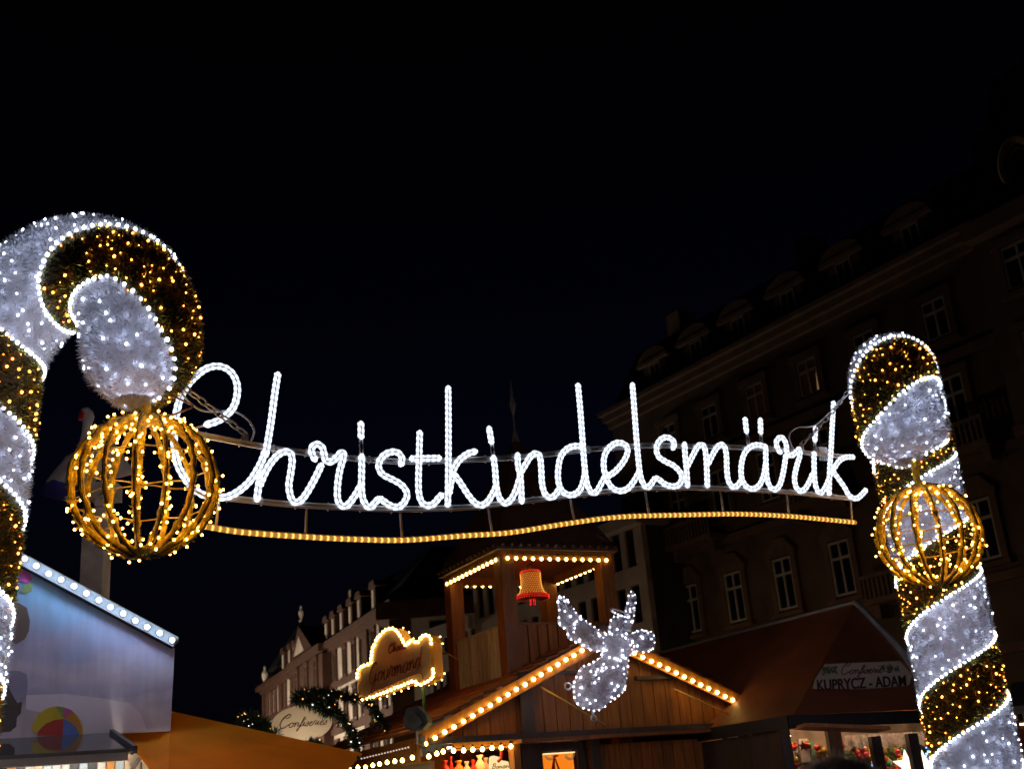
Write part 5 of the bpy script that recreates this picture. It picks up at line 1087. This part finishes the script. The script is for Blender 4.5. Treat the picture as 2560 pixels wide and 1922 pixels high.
for x in (1966, 2090, 2192, 2286):
    wv = .055 if x != 2090 else .075; q = KI(x, 1880, .05 if x != 2090 else .3); b = MB(); b.hexa(A([q[0], q[1], 1.1]), fu*wv, fb_*.04, A([0, 0, 1.1 if x not in (2192, 2286) else .96])); b.build('stall_post', BEAM, ks)
b = MB(); V = []; n = 60
for i in range(n+1):
    q = KI(2108, 1838, .12)*(1-i/n)+KI(2345, 1826, .12)*(i/n)
    w = .022*math.sin(i*1.15); V += [q+fb_*w, q+fb_*w-A([0, 0, .13+.02*math.sin(i*.8)])]
b.raw(V, [(2*i, 2*i+1, 2*i+3, 2*i+2) for i in range(n)]); b.build('lace_valance', mat('lace_cloth', (.62, .48, .38), .8, 0, .4, 22, trans=.5), ks)
b = MB()
pts = [KI(1996+30*i, 1900-2*i+6*math.sin(i*1.7), .7) for i in range(12)]
P = spline(pts, .03); nd = 2600; k = rng.integers(0, len(P), nd); d = rng.normal(size=(nd, 3)); d /= np.linalg.norm(d, axis=1)[:, None]
v, f, t = needles(P[k]+d*.07*rng.random((nd, 1)), d, nd, .10, .018, .2, (.6, 1, 1.6, 2.4)); b.raw(v, f, 0, t); tag(b.build('fir_garland', mat('lit_fir', (.07, .10, .03), .6, 0, .4, 20, tint=True)), 'fir garland with coloured baubles across the bright sweets display', 'garland')
BC = {'red': ((.60, .02, .015), 44), 'gold': ((.70, .40, .06), 20), 'silver': ((.65, .62, .58), 12), 'green': ((.06, .22, .05), 10)}
for nm, (c, n) in BC.items():
    m = mat(f'{nm}_bauble_glass', c, .15, .3 if nm != 'red' else 0, .1, coat=.6); src = None
    for i in range(n):
        x = random.uniform(1978, 2330); q = KI(x, random.uniform(1860, 1925), random.uniform(.3, .6))
        if src is None:
            g = MB(); g.ball((0, 0, 0), .036, sub=2); src = g.build('bauble', m, None, True, loc=(0, 0, 0)); s = MB(); s.lathe((0, 0, .034), [(.010, 0), (.010, .014), (.004, .018)], 8); kk = s.build('cap', GOLD, None, loc=(0, 0, 0)); kk.parent = src; kk.location = (0, 0, 0)
            tag(src, f'{nm} bauble hanging in the bright confectionery stall display', 'bauble', 'baubles in the confectionery stall'); src.location = Vector(q)
        else:
            o = src.copy(); COL.objects.link(o); o.location = Vector(q)
            for chd in src.children: dd = chd.copy(); COL.objects.link(dd); dd.parent = o
LANT = lamp('lit_paper_star', (1, .72, .50), 2.6)
for x, y, lb in ((2268, 1912, 'glowing white paper star lantern left of the thin stall post'), (2312, 1914, 'glowing white paper star lantern right of the thin stall post')):
    q = KI(x, y, .3); b = MB()
    for k in range(5):
        a = math.pi/2+2*math.pi*k/5; dd = fu*math.cos(a)+A([0, 0, math.sin(a)]); s1 = fu*math.cos(a+.63)+A([0, 0, math.sin(a+.63)]); s2 = fu*math.cos(a-.63)+A([0, 0, math.sin(a-.63)])
        b.raw([q, q+s1*.07, q+dd*.17, q+s2*.07, q-fb_*.05, q+fb_*.05], [(4, 1, 2), (4, 2, 3), (5, 2, 1), (5, 3, 2)])
    tag(b.build('paper_star', LANT), lb, 'lantern')
lo = thing('stall_spot', 'small bright spot lamp at the left end of the confectionery stall display', 'lamp', KI(1966, 1838, .1)); b = MB(); b.ball(KI(1967, 1839, .1), .026, sub=2, sc=(1.6, 1, .8)); b.build('lamp_glass', lamp('stall_spot_glass', (1, .75, .5), 20), lo)
b = MB(); b.ball(KI(1962, 1832, .12), .03, sub=2, sc=(1.3, 1, .6)); b.build('lamp_hood', BLACK, lo)
BLU = lamp('blue_led', (.25, .45, 1.0), 4)
for x, lb in ((2187, 'short drop of blue lights beside the middle stall post'), (2322, 'drop of blue lights at the right end of the confectionery display')):
    b = MB()
    for i in range(26): b.ball(KI(x+random.uniform(-7, 7), 1868+i*2.1 if x > 2200 else 1890+i*1.3, .25), .010)
    tag(b.build('blue_light_drop', BLU), lb, 'string lights', None)
b = MB(); q = KI(2007, 1864, .3)
b.prism([q+(.060 if k % 2 == 0 else .024)*(fu*math.sin(math.pi*k/5)+A([0, 0, math.cos(math.pi*k/5)])) for k in range(10)], -fb_*.01); tag(b.build('star_ornament', mat('dark_red_star', (.10, .02, .015), .5)), 'dark red star ornament at the left of the confectionery stall', 'ornament')
b = MB(); q = KI(2010, 1875, .45); b.hexa(q, fu*.055, fb_*.02, A([0, 0, .12])); tag(b.build('paper_bag', mat('cream_paper', (.70, .52, .40), .7, 0, .15, 8)), 'cream paper bag behind the dark red star ornament', 'bag')
b = MB(); q = KI(2028, 1885, .45); b.prism([q+fu*.03+A([0, 0, .14]), q+fu*.06+A([0, 0, .11]), q+fu*.06-A([0, 0, .16]), q-fu*.03-A([0, 0, .16])], fb_*.03); tag(b.build('green_box', mat('sage_green_card', (.20, .28, .16), .6)), 'sage green upright box beside the cream paper bag', 'box')

# stall just visible past the right cane
fs = thing('far_stall', 'stall with grey roof and red valance, right of the right candy cane', 'stall', PY(2560, 1900, 15)*A([1, 1, 0]))
b = MB(); b.prism([PY(2505, 1768, 15), PY(2700, 1745, 15), PY(2700, 1690, 16.5), PY(2530, 1705, 16.5)], (0, 0, -.03)); b.build('roof', GREYM, fs)
b = MB(); b.bar(PY(2505, 1778, 15), PY(2700, 1757, 15), .04, .09); b.build('roof_edge', PIPE, fs)
b = MB(); b.bar(PY(2525, 1842, 14.8), PY(2700, 1822, 14.8), .03, .16); b.build('valance', mat('red_valance', (.30, .035, .02), .7), fs)
b = MB(); q0, q1 = PY(2510, 1810, 16), PY(2700, 1790, 16); b.prism([A([*q0[:2], 0]), A([*q1[:2], 0]), q1, q0], (0, .03, 0)); b.build('back_panel', WOODL, fs)
b = MB(); q = PY(2548, 1870, 15); b.hexa(A([q[0], q[1], 1.15]), (.05, 0, 0), (0, .05, 0), (0, 0, 1.15)); b.build('post', WOODL, fs)
b = MB(); b.tube([PY(2530, 1812, 15.6), PY(2690, 1795, 15.6)], .012, 6); b.build('assumed_tube_lamp', lamp('far_stall_tube', (1, .7, .35), 5), fs)  # tube assumed here to light the back panel

# ------------------------------------------------------------------ visitor seen from behind at the lower right edge
def skin_mesh(name, verts, edges, radii, m, parent, root=0, lev=2):
    me = bpy.data.meshes.new(name); me.from_pydata([tuple(v) for v in verts], edges, []); o = bpy.data.objects.new(name, me); COL.objects.link(o)
    sk_ = o.modifiers.new('skin', 'SKIN')
    for i, r in enumerate(radii): me.skin_vertices[0].data[i].radius = (r, r) if np.ndim(r) == 0 else r
    me.skin_vertices[0].data[root].use_root = True
    s = o.modifiers.new('sub', 'SUBSURF'); s.levels = lev; s.render_levels = lev
    d = bpy.context.evaluated_depsgraph_get(); m2 = bpy.data.meshes.new_from_object(o.evaluated_get(d)); o.modifiers.clear(); o.data = m2; m2.materials.clear(); m2.materials.append(m)
    m2.polygons.foreach_set('use_smooth', [True]*len(m2.polygons)); o.parent = parent; return o
hp = PY(2085, 1890, 3.0)
pe = thing('person', 'person in grey fuzzy knit hat seen from behind, before the sweets stall', 'person', (hp[0], hp[1], 0))
SKIN_ = mat('skin', (.50, .28, .20), .5, 0, .1); COAT = mat('dark_wool_coat', (.035, .035, .045), .85, 0, .3, 30); HATM = mat('grey_fuzzy_knit', (.80, .70, .64), .9, 0, .35, 40, tint=True, trans=.5)
top = hp[2]; sc_ = top/1.80
V = [(0,0,.95),(0,0,1.12),(0,.01,1.32),(0,-.01,1.47),(0,.0,1.55),(0,.015,1.66),(0,.01,1.74),(.19,0,1.42),(.26,-.02,1.15),(.22,.10,.95),(-.19,0,1.42),(-.26,-.02,1.15),(-.22,.10,.95),(.09,0,.88),(.10,.02,.50),(.10,-.02,.09),(.11,.14,.04),(-.09,0,.88),(-.10,.02,.50),(-.10,-.02,.09),(-.11,.14,.04),(0,.115,1.645),(.085,.0,1.64),(-.085,.0,1.64)]
E_ = [(0,1),(1,2),(2,3),(3,4),(4,5),(5,6),(2,7),(7,8),(8,9),(2,10),(10,11),(11,12),(0,13),(13,14),(14,15),(15,16),(0,17),(17,18),(18,19),(19,20),(5,21),(5,22),(5,23)]
Rr = [.15,.14,.16,.06,.058,.092,.078,.065,.048,.036,.065,.048,.036,.09,.062,.045,.04,.09,.062,.045,.04,.016,.016,.016]
skin_mesh('body', A(V)*sc_, E_, A(Rr)*sc_, SKIN_, pe)
Vc = [(0,0,.80),(0,0,1.1),(0,.01,1.32),(0,0,1.46),(.20,0,1.42),(.27,-.02,1.15),(.22,.09,.96),(-.20,0,1.42),(-.27,-.02,1.15),(-.22,.09,.96)]
skin_mesh('coat', A(Vc)*sc_, [(0,1),(1,2),(2,3),(2,4),(4,5),(5,6),(2,7),(7,8),(8,9)], A([.21,.18,.185,.085,.085,.068,.055,.085,.068,.055])*sc_, COAT, pe)
b = MB(); V_, F_2 = ICO[2]; ctr = A([hp[0], hp[1]+.005, top-.125]); hv = V_*A([.122, .138, .128]); hv[:, 2] = np.maximum(hv[:, 2], -.05)
b.raw(hv+ctr, F_2, 0, .8); k = rng.integers(0, len(F_2), 5200); w = rng.dirichlet((1, 1, 1), 5200); FA = A(F_2)[k]; Pp = (hv[FA]*w[:, :, None]).sum(1); nn = Pp/A([.122, .138, .128])**2; nn /= np.linalg.norm(nn, axis=1)[:, None]
v, f, t = needles(Pp+ctr, nn, 5200, .024, .0022, .7, (.5, .8, 1.1, 1.5)); b.raw(v, f, 0, t); ht = b.build('knit_hat', HATM, pe, True)
for nm, sx_ in (('eye', .034), ('eye', -.034)):
    b = MB(); b.ball(A([hp[0], hp[1], 0])+A([sx_, .105, 1.665])*sc_, .012, sub=2); b.build(nm, mat('eye_white', (.6, .58, .55), .2), pe)
b = MB(); b.ball(A([hp[0], hp[1], 0])+A([0, .103, 1.60])*sc_, .02, sub=2, sc=(1.2, .4, .35)); b.build('mouth', mat('lips', (.35, .10, .09), .5), pe)
